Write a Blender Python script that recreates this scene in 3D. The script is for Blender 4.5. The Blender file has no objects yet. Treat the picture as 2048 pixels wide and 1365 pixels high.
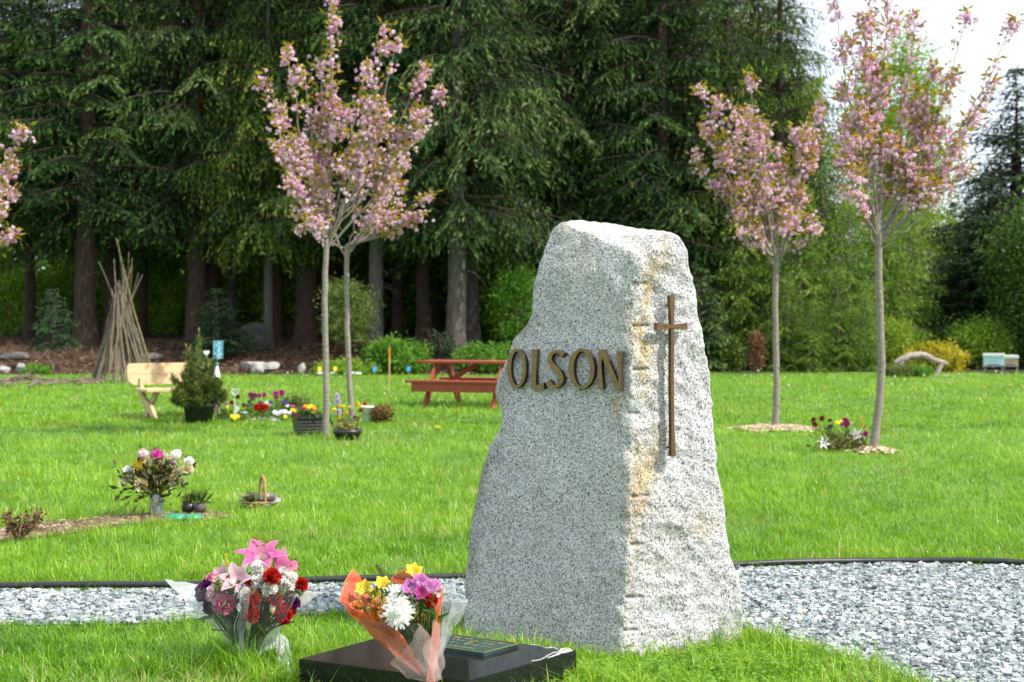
import bpy, bmesh, math, random
import numpy as np
from mathutils import Vector, noise as mnoise

# ------------------------------------------------------------------ camera, sky, sun, exposure
scene = bpy.context.scene
COL = scene.collection
R = math.radians
rng = np.random.default_rng(7)
random.seed(7)

F = 2048 * 50 / 36.0            # focal length of the photograph in its own pixels
CAM_H, HOR = 1.4, 650.0

cam_d = bpy.data.cameras.new("camera")
cam = bpy.data.objects.new("camera", cam_d)
COL.objects.link(cam)
cam.location = (0, 0, CAM_H)
cam.rotation_euler = (R(90), 0, 0)
cam_d.lens, cam_d.sensor_width = 50, 36
cam_d.shift_y = (HOR - 682.5) / 2048
cam_d.clip_start, cam_d.clip_end = 0.1, 2000
cam_d.dof.use_dof = True
cam_d.dof.focus_distance = 6.05
cam_d.dof.aperture_fstop = 4.5
scene.camera = cam

SUN_AZ = math.atan2(-0.40, 0.92)          # direction towards the sun, from +X
SUN_EL = R(48)
world = bpy.data.worlds.new("World")
scene.world = world
world.use_nodes = True
wn = world.node_tree.nodes
wl = world.node_tree.links
wn.clear()
w_out = wn.new("ShaderNodeOutputWorld")
w_bg = wn.new("ShaderNodeBackground")
w_sky = wn.new("ShaderNodeTexSky")
w_sky.sky_type = 'NISHITA'
w_sky.sun_disc = False
w_sky.sun_elevation = SUN_EL
w_sky.sun_rotation = math.pi / 2 - SUN_AZ
w_sky.air_density, w_sky.dust_density, w_sky.ozone_density = 1.0, 2.5, 1.0
# thin high cloud: a soft white veil over the sky
w_tc = wn.new("ShaderNodeTexCoord")
w_no = wn.new("ShaderNodeTexNoise")
w_no.inputs["Scale"].default_value = 2.2
w_no.inputs["Detail"].default_value = 5
w_rp = wn.new("ShaderNodeMapRange")
w_rp.inputs["From Min"].default_value = 0.3
w_rp.inputs["From Max"].default_value = 0.7
w_rp.inputs["To Min"].default_value = 0.60
w_rp.inputs["To Max"].default_value = 0.95
w_mx = wn.new("ShaderNodeMix")
w_mx.data_type = 'RGBA'
w_mx.inputs["B"].default_value = (4.6, 5.05, 5.6, 1)
wl.new(w_tc.outputs["Generated"], w_no.inputs["Vector"])
wl.new(w_no.outputs["Fac"], w_rp.inputs["Value"])
wl.new(w_rp.outputs["Result"], w_mx.inputs["Factor"])
wl.new(w_sky.outputs["Color"], w_mx.inputs["A"])
wl.new(w_mx.outputs["Result"], w_bg.inputs["Color"])
w_bg.inputs["Strength"].default_value = 0.15
wl.new(w_bg.outputs["Background"], w_out.inputs["Surface"])

sun_d = bpy.data.lights.new("sun", 'SUN')
sun_d.energy, sun_d.angle, sun_d.color = 3.45, R(0.6), (1.0, 0.95, 0.87)
sun = bpy.data.objects.new("sun", sun_d)
COL.objects.link(sun)
sv = Vector((math.cos(SUN_AZ) * math.cos(SUN_EL), math.sin(SUN_AZ) * math.cos(SUN_EL), math.sin(SUN_EL)))
sun.rotation_euler = sv.to_track_quat('Z', 'Y').to_euler()
sun.location = (20, -10, 30)

vs = scene.view_settings
vs.view_transform = 'Standard'
try:
    vs.look = 'None'
except Exception:
    pass
vs.exposure, vs.gamma = 0.93, 1.0
scene.cycles.max_bounces = 6
scene.cycles.transparent_max_bounces = 12
scene.cycles.diffuse_bounces = 3
scene.cycles.caustics_reflective = False
scene.cycles.caustics_refractive = False
scene.cycles.use_denoising = True

# ------------------------------------------------------------------ places
def smooth(a, b, x):
    t = np.clip((np.asarray(x, float) - a) / (b - a), 0, 1)
    return t * t * (3 - 2 * t)

def ground(x, y):
    """Height of the terrain: flat lawn, a low wooded bank behind it on the left."""
    x = np.asarray(x, float); y = np.asarray(y, float)
    bank = 0.78 * smooth(40.5, 46.5, y) * (1 - smooth(-2.5, 2.5, x)) + 0.25 * smooth(44, 52, y)
    return bank

def at(u, v, d):
    return np.array(((u - 1024) / F * d, d, CAM_H - (v - HOR) / F * d))

def gnd(u, v):
    d = CAM_H * F / (v - HOR)
    return np.array(((u - 1024) / F * d, d, 0.0))

def gd(u, d):
    x = (u - 1024) / F * d
    return np.array((x, d, float(ground(x, d))))

# ------------------------------------------------------------------ materials
def new_mat(name):
    m = bpy.data.materials.new(name)
    m.use_nodes = True
    nt = m.node_tree
    b = nt.nodes["Principled BSDF"]
    return m, nt, b

def ramp_node(nt, stops, interp='LINEAR'):
    r = nt.nodes.new("ShaderNodeValToRGB")
    r.color_ramp.interpolation = interp
    els = r.color_ramp.elements
    while len(els) < len(stops):
        els.new(0.5)
    for e, (p, c) in zip(els, stops):
        e.position = p
        e.color = (c[0], c[1], c[2], 1)
    return r

def noise_node(nt, scale, detail=4, rough=0.55, coord="Object"):
    tc = nt.nodes.new("ShaderNodeTexCoord")
    n = nt.nodes.new("ShaderNodeTexNoise")
    n.inputs["Scale"].default_value = scale
    n.inputs["Detail"].default_value = detail
    n.inputs["Roughness"].default_value = rough
    nt.links.new(tc.outputs[coord], n.inputs["Vector"])
    return n

def bump(nt, b, height_out, strength, dist):
    bp = nt.nodes.new("ShaderNodeBump")
    bp.inputs["Strength"].default_value = strength
    bp.inputs["Distance"].default_value = dist
    nt.links.new(height_out, bp.inputs["Height"])
    nt.links.new(bp.outputs["Normal"], b.inputs["Normal"])

def mottled(name, c1, c2, scale=8, rough=0.7, bump_s=0.3, bump_d=0.01, detail=5, spec=0.3, metal=0.0, stretch=None):
    m, nt, b = new_mat(name)
    n = noise_node(nt, scale, detail)
    if stretch:
        mp = nt.nodes.new("ShaderNodeMapping")
        mp.inputs["Scale"].default_value = stretch
        lk = n.inputs["Vector"].links[0]
        src = lk.from_socket
        nt.links.remove(lk)
        nt.links.new(src, mp.inputs["Vector"])
        nt.links.new(mp.outputs["Vector"], n.inputs["Vector"])
    r = ramp_node(nt, [(0.3, c1), (0.7, c2)])
    nt.links.new(n.outputs["Fac"], r.inputs["Fac"])
    nt.links.new(r.outputs["Color"], b.inputs["Base Color"])
    b.inputs["Roughness"].default_value = rough
    b.inputs["Specular IOR Level"].default_value = spec
    b.inputs["Metallic"].default_value = metal
    if bump_s:
        bump(nt, b, n.outputs["Fac"], bump_s, bump_d)
    return m

def leafy(name, stops, trans=0.3, rough=0.55, spec=0.25, patch=None, tint=(1.2, 1.25, 0.6)):
    """Leaf or petal material: colour by the per-vertex random value, some light passing through."""
    m, nt, b = new_mat(name)
    a = nt.nodes.new("ShaderNodeAttribute")
    a.attribute_name = "rnd"
    r = ramp_node(nt, stops)
    nt.links.new(a.outputs["Fac"], r.inputs["Fac"])
    col = r.outputs["Color"]
    if patch:
        sc, c, lo, hi, amt = patch
        n = noise_node(nt, sc, 4)
        mr = nt.nodes.new("ShaderNodeMapRange")
        mr.inputs["From Min"].default_value = lo
        mr.inputs["From Max"].default_value = hi
        mr.inputs["To Max"].default_value = amt
        mx = nt.nodes.new("ShaderNodeMix")
        mx.data_type = 'RGBA'
        mx.inputs["B"].default_value = (*c, 1)
        nt.links.new(n.outputs["Fac"], mr.inputs["Value"])
        nt.links.new(mr.outputs["Result"], mx.inputs["Factor"])
        nt.links.new(col, mx.inputs["A"])
        col = mx.outputs["Result"]
    nt.links.new(col, b.inputs["Base Color"])
    b.inputs["Roughness"].default_value = rough
    b.inputs["Specular IOR Level"].default_value = spec
    if trans:
        t = nt.nodes.new("ShaderNodeBsdfTranslucent")
        mul = nt.nodes.new("ShaderNodeMix")
        mul.data_type = 'RGBA'
        mul.blend_type = 'MULTIPLY'
        mul.inputs["Factor"].default_value = 1
        mul.inputs["B"].default_value = (*tint, 1)
        nt.links.new(col, mul.inputs["A"])
        nt.links.new(mul.outputs["Result"], t.inputs["Color"])
        ms = nt.nodes.new("ShaderNodeMixShader")
        ms.inputs["Fac"].default_value = trans
        out = nt.nodes["Material Output"]
        nt.links.new(b.outputs["BSDF"], ms.inputs[1])
        nt.links.new(t.outputs["BSDF"], ms.inputs[2])
        nt.links.new(ms.outputs["Shader"], out.inputs["Surface"])
    return m

def petal(name, c, c2=None, trans=0.3):
    c2 = c2 or tuple(min(1, x * 1.25 + 0.03) for x in c)
    return leafy(name, [(0.0, tuple(x * 0.8 for x in c)), (0.5, c), (1.0, c2)], trans, 0.6, 0.2, tint=(1.1, 1.0, 1.0))

def film(name, tint, opacity, mesh_scale=0, rough=0.12, sheen=0.3):
    """Clear wrapping film, or coloured net when mesh_scale is set."""
    m, nt, b = new_mat(name)
    b.inputs["Base Color"].default_value = (*tint, 1)
    b.inputs["Roughness"].default_value = rough
    b.inputs["Specular IOR Level"].default_value = 0.9
    n = noise_node(nt, 14, 3)
    bump(nt, b, n.outputs["Fac"], 0.5, 0.02)
    tr = nt.nodes.new("ShaderNodeBsdfTransparent")
    tr.inputs["Color"].default_value = tuple(0.75 + 0.25 * t for t in tint) + (1,)
    tl = nt.nodes.new("ShaderNodeBsdfTranslucent")
    tl.inputs["Color"].default_value = (*tint, 1)
    m0 = nt.nodes.new("ShaderNodeMixShader")
    m0.inputs["Fac"].default_value = 0.55
    nt.links.new(b.outputs["BSDF"], m0.inputs[1])
    nt.links.new(tl.outputs["BSDF"], m0.inputs[2])
    ms = nt.nodes.new("ShaderNodeMixShader")
    nt.links.new(tr.outputs["BSDF"], ms.inputs[1])
    nt.links.new(m0.outputs["Shader"], ms.inputs[2])
    # facing-dependent sheen of a thin film
    lw = nt.nodes.new("ShaderNodeLayerWeight")
    lw.inputs["Blend"].default_value = 0.35
    ad = nt.nodes.new("ShaderNodeMath")
    ad.operation = 'MULTIPLY_ADD'
    ad.inputs[1].default_value = sheen
    ad.inputs[2].default_value = opacity
    nt.links.new(lw.outputs["Facing"], ad.inputs[0])
    fac = ad.outputs["Value"]
    if mesh_scale:
        vo = nt.nodes.new("ShaderNodeTexVoronoi")
        vo.feature = 'DISTANCE_TO_EDGE'
        vo.inputs["Scale"].default_value = mesh_scale
        tc = nt.nodes.new("ShaderNodeTexCoord")
        nt.links.new(tc.outputs["Object"], vo.inputs["Vector"])
        lt = nt.nodes.new("ShaderNodeMath")
        lt.operation = 'LESS_THAN'
        lt.inputs[1].default_value = 0.10
        nt.links.new(vo.outputs["Distance"], lt.inputs[0])
        mxm = nt.nodes.new("ShaderNodeMath")
        mxm.operation = 'MULTIPLY_ADD'
        mxm.inputs[1].default_value = 0.45
        nt.links.new(lt.outputs["Value"], mxm.inputs[0])
        nt.links.new(fac, mxm.inputs[2])
        fac = mxm.outputs["Value"]
    nt.links.new(fac, ms.inputs["Fac"])
    nt.links.new(ms.outputs["Shader"], nt.nodes["Material Output"].inputs["Surface"])
    return m

def plain(name, c, rough=0.5, metal=0.0, spec=0.5):
    return mottled(name, tuple(x * 0.85 for x in c), tuple(min(1, x * 1.12) for x in c), 25, rough, 0.08, 0.002, 4, spec, metal)

# ------------------------------------------------------------------ mesh collection
class MB:
    def __init__(self):
        self.V, self.Fs, self.Rn, self.n = [], [], [], 0
    def add(self, V, Fc, rnd=0.5):
        V = np.asarray(V, float).reshape(-1, 3)
        Fc = np.asarray(Fc, int)
        self.V.append(V)
        self.Fs.append(Fc + self.n)
        r = np.empty(len(V)); r[:] = rnd
        self.Rn.append(r)
        self.n += len(V)
        return self
    def empty(self):
        return self.n == 0
    def mesh(self, name, mat, origin=(0, 0, 0), smooth_f=False):
        me = bpy.data.meshes.new(name)
        V = np.concatenate(self.V) - np.asarray(origin, float)
        me.vertices.add(len(V))
        me.vertices.foreach_set("co", V.astype(np.float32).ravel())
        loops = np.concatenate([f.ravel() for f in self.Fs]).astype(np.int32)
        sizes = np.concatenate([np.full(len(f), f.shape[1]) for f in self.Fs]).astype(np.int32)
        starts = np.concatenate(([0], np.cumsum(sizes)[:-1])).astype(np.int32)
        me.loops.add(len(loops))
        me.loops.foreach_set("vertex_index", loops)
        me.polygons.add(len(sizes))
        me.polygons.foreach_set("loop_start", starts)
        me.polygons.foreach_set("loop_total", sizes)
        me.polygons.foreach_set("use_smooth", np.full(len(sizes), bool(smooth_f)))
        at_ = me.attributes.new("rnd", 'FLOAT', 'POINT')
        at_.data.foreach_set("value", np.concatenate(self.Rn).astype(np.float32))
        me.update(calc_edges=True)
        me.validate()
        if mat:
            me.materials.append(mat)
        return me

def tag(o, label=None, cat=None, group=None, kind=None):
    if label: o["label"] = label
    if cat: o["category"] = cat
    if group: o["group"] = group
    if kind: o["kind"] = kind
    return o

def thing(name, loc, label, cat, group=None):
    o = bpy.data.objects.new(name, None)
    o.empty_display_size = 0.1
    COL.objects.link(o)
    o.location = tuple(float(x) for x in loc)
    return tag(o, label, cat, group)

def root_loc(o):
    while o.parent: o = o.parent
    return np.array(o.location)

def part(name, mb, mat, parent, smooth_f=False, label=None):
    o = bpy.data.objects.new(name, mb.mesh(name, mat, root_loc(parent), smooth_f))
    COL.objects.link(o)
    o.parent = parent
    if label: o["label"] = label
    return o

def single(name, mb, mat, loc, label=None, cat=None, group=None, kind=None, smooth_f=False):
    o = bpy.data.objects.new(name, mb.mesh(name, mat, loc, smooth_f))
    COL.objects.link(o)
    o.location = tuple(float(x) for x in loc)
    return tag(o, label, cat, group, kind)

def copy_tree(o, loc=None, rz=None, scale=None, label=None, group=None, parent=None):
    c = o.copy()
    COL.objects.link(c)
    c.parent = parent
    if loc is not None: c.location = tuple(float(x) for x in loc)
    if rz is not None: c.rotation_euler = (c.rotation_euler[0], c.rotation_euler[1], rz)
    if scale is not None: c.scale = scale if hasattr(scale, "__len__") else (scale,) * 3
    if label: c["label"] = label
    if group: c["group"] = group
    for ch in list(o.children):
        copy_tree(ch, parent=c)
    return c

# ------------------------------------------------------------------ shapes
def unit(v):
    v = np.asarray(v, float)
    return v / (np.linalg.norm(v, axis=-1, keepdims=True) + 1e-12)

def tube(mb, pts, rad, n=8, rnd=0.5, cap=True):
    pts = np.asarray(pts, float)
    m = len(pts)
    rad = np.broadcast_to(np.asarray(rad, float), (m,))
    T = np.gradient(pts, axis=0)
    T = unit(T)
    ref = np.array((0, 0, 1.0)) if abs(T[0][2]) < 0.9 else np.array((1.0, 0, 0))
    A = unit(np.cross(T, ref)); B = np.cross(T, A)
    for i in range(1, m):
        if np.dot(A[i], A[i - 1]) < 0:
            A[i], B[i] = -A[i], -B[i]
    an = np.linspace(0, 2 * np.pi, n, endpoint=False)
    ring = pts[:, None, :] + rad[:, None, None] * (np.cos(an)[None, :, None] * A[:, None, :] + np.sin(an)[None, :, None] * B[:, None, :])
    V = ring.reshape(-1, 3)
    i = np.arange(m - 1)[:, None] * n; j = np.arange(n)[None, :]
    j2 = (j + 1) % n
    Q = np.stack((i + j, i + j2, i + n + j2, i + n + j), -1).reshape(-1, 4)
    mb.add(V, Q, rnd)
    if cap:
        base = mb.n - len(V)
        for k0, idx in ((0, np.arange(n)[::-1]), ((m - 1) * n, np.arange(n))):
            ctr = pts[0] if k0 == 0 else pts[-1]
            ringv = V[k0:k0 + n]
            mb.add(np.vstack((ringv, ctr)), [(int(idx[q]), int(idx[(q + 1) % n]), n) for q in range(n)], rnd)

def rail(p0, p1, k=6, wob=0.0, sag=0.0):
    p0 = np.asarray(p0, float); p1 = np.asarray(p1, float)
    t = np.linspace(0, 1, k)[:, None]
    P = p0 + (p1 - p0) * t
    if wob:
        w = rng.normal(0, wob, P.shape); w[0] = 0
        P += w
    P[:, 2] -= sag * (4 * t * (1 - t))[:, 0]
    return P

def bezier(p0, p1, p2, k=10):
    t = np.linspace(0, 1, k)[:, None]
    return (1 - t) ** 2 * np.asarray(p0) + 2 * t * (1 - t) * np.asarray(p1) + t * t * np.asarray(p2)

def box(mb, c, size, ax=(1, 0, 0), up=(0, 0, 1), bev=0.0, rnd=0.5):
    """A board: centre, (length, width, height), length axis, up axis; chamfered edges."""
    ax = unit(ax); up = unit(up)
    side = np.cross(up, ax)
    side = unit(side); up = np.cross(ax, side)
    h = np.asarray(size, float) / 2
    bm = bmesh.new()
    bmesh.ops.create_cube(bm, size=2)
    for v in bm.verts:
        v.co = Vector((v.co.x * h[0], v.co.y * h[1], v.co.z * h[2]))
    if bev > 0:
        bmesh.ops.bevel(bm, geom=list(bm.edges), offset=min(bev, min(h) * 0.8), segments=2, profile=0.5, affect='EDGES')
    add_bm(mb, bm, np.stack((ax, side, up)), c, rnd)

def add_bm(mb, bm, M=None, c=(0, 0, 0), rnd=0.5):
    bm.verts.index_update()
    V = np.array([v.co[:] for v in bm.verts])
    if M is not None: V = V @ M
    V = V + np.asarray(c)
    bysz = {}
    for f in bm.faces:
        bysz.setdefault(len(f.verts), []).append([v.index for v in f.verts])
    first = True
    base = mb.n
    mb.V.append(V); r = np.empty(len(V)); r[:] = rnd; mb.Rn.append(r); mb.n += len(V)
    for k, fs in bysz.items():
        mb.Fs.append(np.asarray(fs, int) + base)
    bm.free()

def lathe(mb, prof, c, n=20, rnd=0.5, M=None):
    """prof: list of (r, z)."""
    prof = np.asarray(prof, float)
    an = np.linspace(0, 2 * np.pi, n, endpoint=False)
    V = np.stack((prof[:, 0:1] * np.cos(an), prof[:, 0:1] * np.sin(an), np.repeat(prof[:, 1:2], n, 1)), -1).reshape(-1, 3)
    if M is not None: V = V @ np.asarray(M)
    V = V + np.asarray(c)
    m = len(prof)
    i = np.arange(m - 1)[:, None] * n; j = np.arange(n)[None, :]; j2 = (j + 1) % n
    mb.add(V, np.stack((i + j, i + j2, i + n + j2, i + n + j), -1).reshape(-1, 4), rnd)

def prism(mb, poly, depth_vec, rnd=0.5, holes=None):
    """Extrude a 3-D polygon outline (list of points) along depth_vec; optional hole outline with the same vertex count."""
    P = np.asarray(poly, float); dv = np.asarray(depth_vec, float)
    n = len(P)
    if holes is None:
        bm = bmesh.new()
        f = bm.faces.new([bm.verts.new(p) for p in P])
        ex = bmesh.ops.extrude_face_region(bm, geom=[f])
        vs_ = [g for g in ex["geom"] if isinstance(g, bmesh.types.BMVert)]
        bmesh.ops.translate(bm, vec=Vector(dv), verts=vs_)
        bmesh.ops.triangulate(bm, faces=[f for f in bm.faces if len(f.verts) > 4])
        bmesh.ops.recalc_face_normals(bm, faces=bm.faces)
        add_bm(mb, bm, rnd=rnd)
    else:
        H = np.asarray(holes, float)
        V = np.vstack((P, H, P + dv, H + dv))
        Q = []
        for i in range(n):
            j = (i + 1) % n
            Q += [(i, j, n + j, n + i), (2 * n + j, 2 * n + i, 3 * n + i, 3 * n + j),
                  (j, i, 2 * n + i, 2 * n + j), (n + i, n + j, 3 * n + j, 3 * n + i)]
        mb.add(V, Q, rnd)

def leaves(mb, P, D, L, W, rnd, S=None, fold=0.12):
    """Diamond leaves from base points P along D."""
    P = np.asarray(P, float); D = unit(D); n = len(P)
    if S is None:
        S = rng.normal(size=(n, 3))
    S = unit(np.cross(D, S))
    N = np.cross(S, D)
    L = np.broadcast_to(np.asarray(L, float), (n,))[:, None]
    W = np.broadcast_to(np.asarray(W, float), (n,))[:, None]
    V = np.stack((P, P + D * L * 0.45 + S * W / 2 + N * W * fold, P + D * L - N * L * 0.08, P + D * L * 0.45 - S * W / 2 + N * W * fold), 1).reshape(-1, 3)
    i = np.arange(n)[:, None] * 4
    Fc = np.concatenate((i + np.array((0, 1, 2)), i + np.array((0, 2, 3))))
    mb.add(V, Fc, np.repeat(np.broadcast_to(rnd, (n,)), 4))

def rdir(n):
    return unit(rng.normal(size=(n, 3)))

def pompons(mb, C, r, petals, rnd, flat=1.0, size=0.75):
    """Double blossoms: small balls of overlapping petals. C (n,3)."""
    C = np.asarray(C, float); n = len(C)
    r = np.broadcast_to(np.asarray(r, float), (n,))
    nd = rdir(n * petals).reshape(n, petals, 3)
    c = C[:, None, :] + nd * (r[:, None, None] * 0.62) * np.array((1, 1, flat))
    t = unit(np.cross(nd, rng.normal(size=nd.shape)))
    b = np.cross(nd, t)
    s = r[:, None, None] * size * rng.uniform(0.75, 1.15, (n, petals, 1))
    o = nd * s * 0.25
    V = np.stack((c - t * s * 0.5 - o, c + b * s * 0.5, c + t * s * 0.5 + o, c - b * s * 0.5), 2).reshape(-1, 3)
    i = np.arange(n * petals)[:, None] * 4
    rr = np.clip(np.broadcast_to(rnd, (n,))[:, None] + rng.normal(0, 0.12, (n, petals)), 0, 1)
    mb.add(V, i + np.arange(4), np.repeat(rr.ravel(), 4))

def vnoise(p, sc, seed=0.0):
    return np.array([mnoise.noise(Vector((x * sc + seed, y * sc + seed * 1.7, z * sc - seed))) for x, y, z in p])

def hash2(ix, iy, k=0.0):
    s = np.sin(ix * 12.9898 + iy * 78.233 + k * 37.719) * 43758.5453
    return s - np.floor(s)

def vnoise2(x, y, sc, k=0.0):
    """Value noise on the plane, 0..1, vectorised."""
    x = x * sc; y = y * sc
    ix, iy = np.floor(x), np.floor(y); fx, fy = x - ix, y - iy
    fx = fx * fx * (3 - 2 * fx); fy = fy * fy * (3 - 2 * fy)
    return (hash2(ix, iy, k) * (1 - fx) + hash2(ix + 1, iy, k) * fx) * (1 - fy) + (hash2(ix, iy + 1, k) * (1 - fx) + hash2(ix + 1, iy + 1, k) * fx) * fy

def inside(px, py, poly):
    poly = np.asarray(poly, float)
    ins = np.zeros(len(px), bool)
    j = len(poly) - 1
    for i in range(len(poly)):
        xi, yi = poly[i]; xj, yj = poly[j]
        c = ((yi > py) != (yj > py)) & (px < (xj - xi) * (py - yi) / (yj - yi + 1e-12) + xi)
        ins ^= c
        j = i
    return ins

def polyline(P, n):
    """Smooth Catmull-Rom resampling of 2-D / 3-D points."""
    P = np.asarray(P, float)
    Q = np.vstack((2 * P[0] - P[1], P, 2 * P[-1] - P[-2]))
    out = []
    m = len(P) - 1
    for s in np.linspace(0, m, n):
        i = min(int(s), m - 1); t = s - i
        a, b, c, d = Q[i], Q[i + 1], Q[i + 2], Q[i + 3]
        out.append(0.5 * (2 * b + (c - a) * t + (2 * a - 5 * b + 4 * c - d) * t * t + (3 * b - a - 3 * c + d) * t ** 3))
    return np.array(out)

# ------------------------------------------------------------------ ground and lawn
def grid_sheet(xs, ys, zf, mask=None):
    X, Y = np.meshgrid(xs, ys)
    V = np.stack((X, Y, zf(X, Y)), -1).reshape(-1, 3)
    nx = len(xs)
    i = np.arange(len(ys) - 1)[:, None] * nx; j = np.arange(nx - 1)[None, :]
    Q = np.stack((i + j, i + j + 1, i + nx + j + 1, i + nx + j), -1).reshape(-1, 4)
    if mask is not None:
        c = V[Q].mean(1)
        Q = Q[mask(c[:, 0], c[:, 1])]
        used = np.unique(Q)
        re = np.full(len(V), -1); re[used] = np.arange(len(used))
        V, Q = V[used], re[Q]
    return V, Q

m_lawn, nt, b = new_mat("lawn_soil_green")
n1 = noise_node(nt, 1.3, 6); n2 = noise_node(nt, 55, 3)
r1 = ramp_node(nt, [(0.3, (0.085, 0.20, 0.012)), (0.55, (0.13, 0.27, 0.018)), (0.75, (0.19, 0.30, 0.035))])
r2 = ramp_node(nt, [(0.3, (0.45, 0.45, 0.4)), (0.7, (1.1, 1.1, 1.1))])
mx = nt.nodes.new("ShaderNodeMix"); mx.data_type = 'RGBA'; mx.blend_type = 'MULTIPLY'; mx.inputs["Factor"].default_value = 0.8
nt.links.new(n1.outputs["Fac"], r1.inputs["Fac"]); nt.links.new(n2.outputs["Fac"], r2.inputs["Fac"])
nt.links.new(r1.outputs["Color"], mx.inputs["A"]); nt.links.new(r2.outputs["Color"], mx.inputs["B"])
nt.links.new(mx.outputs["Result"], b.inputs["Base Color"])
b.inputs["Roughness"].default_value = 0.9
bump(nt, b, n2.outputs["Fac"], 0.8, 0.03)

mb = MB()
xs = np.concatenate((np.linspace(-400, -50, 12), np.linspace(-46, 46, 70), np.linspace(50, 400, 12)))
ys = np.concatenate((np.linspace(-20, 36, 30), np.linspace(37, 60, 47), np.linspace(65, 900, 20)))
mb.add(*grid_sheet(xs, ys, lambda x, y: ground(x, y)))
single("ground", mb, m_lawn, (0, 0, 0), kind="structure", smooth_f=True)

m_floor = mottled("forest_floor_litter", (0.02, 0.016, 0.01), (0.06, 0.05, 0.025), 5, 0.95, 0.6, 0.05)
m_mulch = mottled("bark_mulch", (0.032, 0.019, 0.012), (0.105, 0.062, 0.038), 16, 0.95, 0.9, 0.06, 8)
mb = MB()
xs = np.linspace(-70, 70, 281); ys = np.linspace(38, 100, 249)
edge_f = lambda x: 41.3 + 0.5 * np.sin(x * 0.7) + 0.3 * np.sin(x * 1.9 + 1)
mb.add(*grid_sheet(xs, ys, lambda x, y: ground(x, y) + 0.008, lambda x, y: y > edge_f(x)))
single("forest_floor", mb, m_floor, (0, 0, 0), kind="structure")
mb = MB()
xs = np.linspace(-34, 1.5, 200); ys = np.linspace(38.5, 52, 110)
mb.add(*grid_sheet(xs, ys, lambda x, y: ground(x, y) + 0.016 + 0.03 * np.sin(x * 3.1) * np.sin(y * 2.7) * smooth(40.4, 41.4, y) + 0.03 * smooth(40.0, 40.6, y),
                   lambda x, y: (y > 39.9 + 0.25 * np.sin(x * 0.9) + 0.12 * np.sin(x * 2.7)) & (x < -0.3 + 0.5 * np.sin(y))))
single("mulch_bank", mb, m_mulch, (0, 0, 0), kind="structure")

# ------------------------------------------------------------------ gravel path with its black edging
G_BACK = [(-3.6, 7.40), (-2.68, 7.44), (-1.8, 7.47), (-0.27, 7.73), (1.295, 8.08), (2.25, 8.24), (2.93, 8.13), (3.8, 7.7)]
G_FRONT = [(2.05, 4.4), (1.85, 5.0), (1.62, 5.45), (1.42, 5.85), (1.26, 6.15), (1.05, 6.5), (0.6, 6.8), (0.0, 6.95), (-0.9, 6.86), (-1.6, 6.66), (-2.36, 6.6), (-3.6, 6.64)]
gb = polyline(G_BACK, 60)
gf = polyline(G_FRONT, 60)
GRAVEL = np.vstack((gb, [(4.3, 7.0), (4.3, 3.6), (2.3, 3.8)], gf))

m_gbase = mottled("crushed_stone_bed", (0.12, 0.13, 0.14), (0.42, 0.45, 0.47), 60, 0.9, 0.8, 0.02)
mb = MB()
bm = bmesh.new()
bm.faces.new([bm.verts.new((p[0], p[1], 0.008)) for p in GRAVEL])
bmesh.ops.triangulate(bm, faces=list(bm.faces))
bmesh.ops.recalc_face_normals(bm, faces=bm.faces)
if sum(f.normal.z for f in bm.faces) < 0: bmesh.ops.reverse_faces(bm, faces=bm.faces)
add_bm(mb, bm)
single("path", mb, m_gbase, (0, 0, 0), kind="structure")

def chips(n_pts, poly_mask, bounds, size, flat, zf):
    """Angular stone chips: displaced icosahedra in random orientation."""
    bm = bmesh.new(); bmesh.ops.create_cube(bm, size=1.45)
    bmesh.ops.triangulate(bm, faces=list(bm.faces))
    bm.verts.index_update()
    B = np.array([v.co[:] for v in bm.verts]); T = np.array([[v.index for v in f.verts] for f in bm.faces]); bm.free()
    x = rng.uniform(bounds[0], bounds[1], n_pts); y = rng.uniform(bounds[2], bounds[3], n_pts)
    k = poly_mask(x, y); x, y = x[k], y[k]; n = len(x)
    s = size * np.exp(rng.normal(0, 0.26, n))
    sc = np.stack((s * rng.uniform(0.9, 1.5, n), s * rng.uniform(0.6, 1.0, n), s * flat * rng.uniform(0.6, 1.2, n)), -1)
    V = B[None] * (1 + rng.uniform(-0.42, 0.42, (n, len(B), 3))) * sc[:, None, :]
    az = rng.uniform(0, 2 * np.pi, n); tl = rng.normal(0, 0.5, n)
    ca, sa, ct, st = np.cos(az), np.sin(az), np.cos(tl), np.sin(tl)
    X, Y, Z = V[..., 0], V[..., 1], V[..., 2]
    Y, Z = Y * ct[:, None] - Z * st[:, None], Y * st[:, None] + Z * ct[:, None]
    X, Y = X * ca[:, None] - Y * sa[:, None], X * sa[:, None] + Y * ca[:, None]
    V = np.stack((X + x[:, None], Y + y[:, None], Z + zf(x, y)[:, None] + rng.uniform(-0.004, 0.008, n)[:, None]), -1)
    i = np.arange(n)[:, None, None] * len(B)
    return V.reshape(-1, 3), (T[None] + i).reshape(-1, 3), np.repeat(rng.uniform(0, 1, n), len(B))

m_chip = leafy("grey_stone_chips", [(0.0, (0.09, 0.11, 0.112)), (0.15, (0.19, 0.22, 0.22)), (0.5, (0.305, 0.34, 0.338)), (0.8, (0.40, 0.43, 0.425)), (0.95, (0.50, 0.515, 0.51)), (1.0, (0.42, 0.37, 0.30))], 0, 0.75, 0.35,
               patch=(120, (0.25, 0.28, 0.29), 0.5, 0.8, 0.6))
mb = MB()
shr = np.array(GRAVEL)
mb.add(*chips(64000, lambda x, y: inside(x, y, shr), (-3.6, 4.3, 4.4, 8.3), 0.0128, 0.55, lambda x, y: np.full(len(x), 0.014)))
single("gravel", mb, m_chip, (0, 0, 0), kind="stuff")

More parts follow.
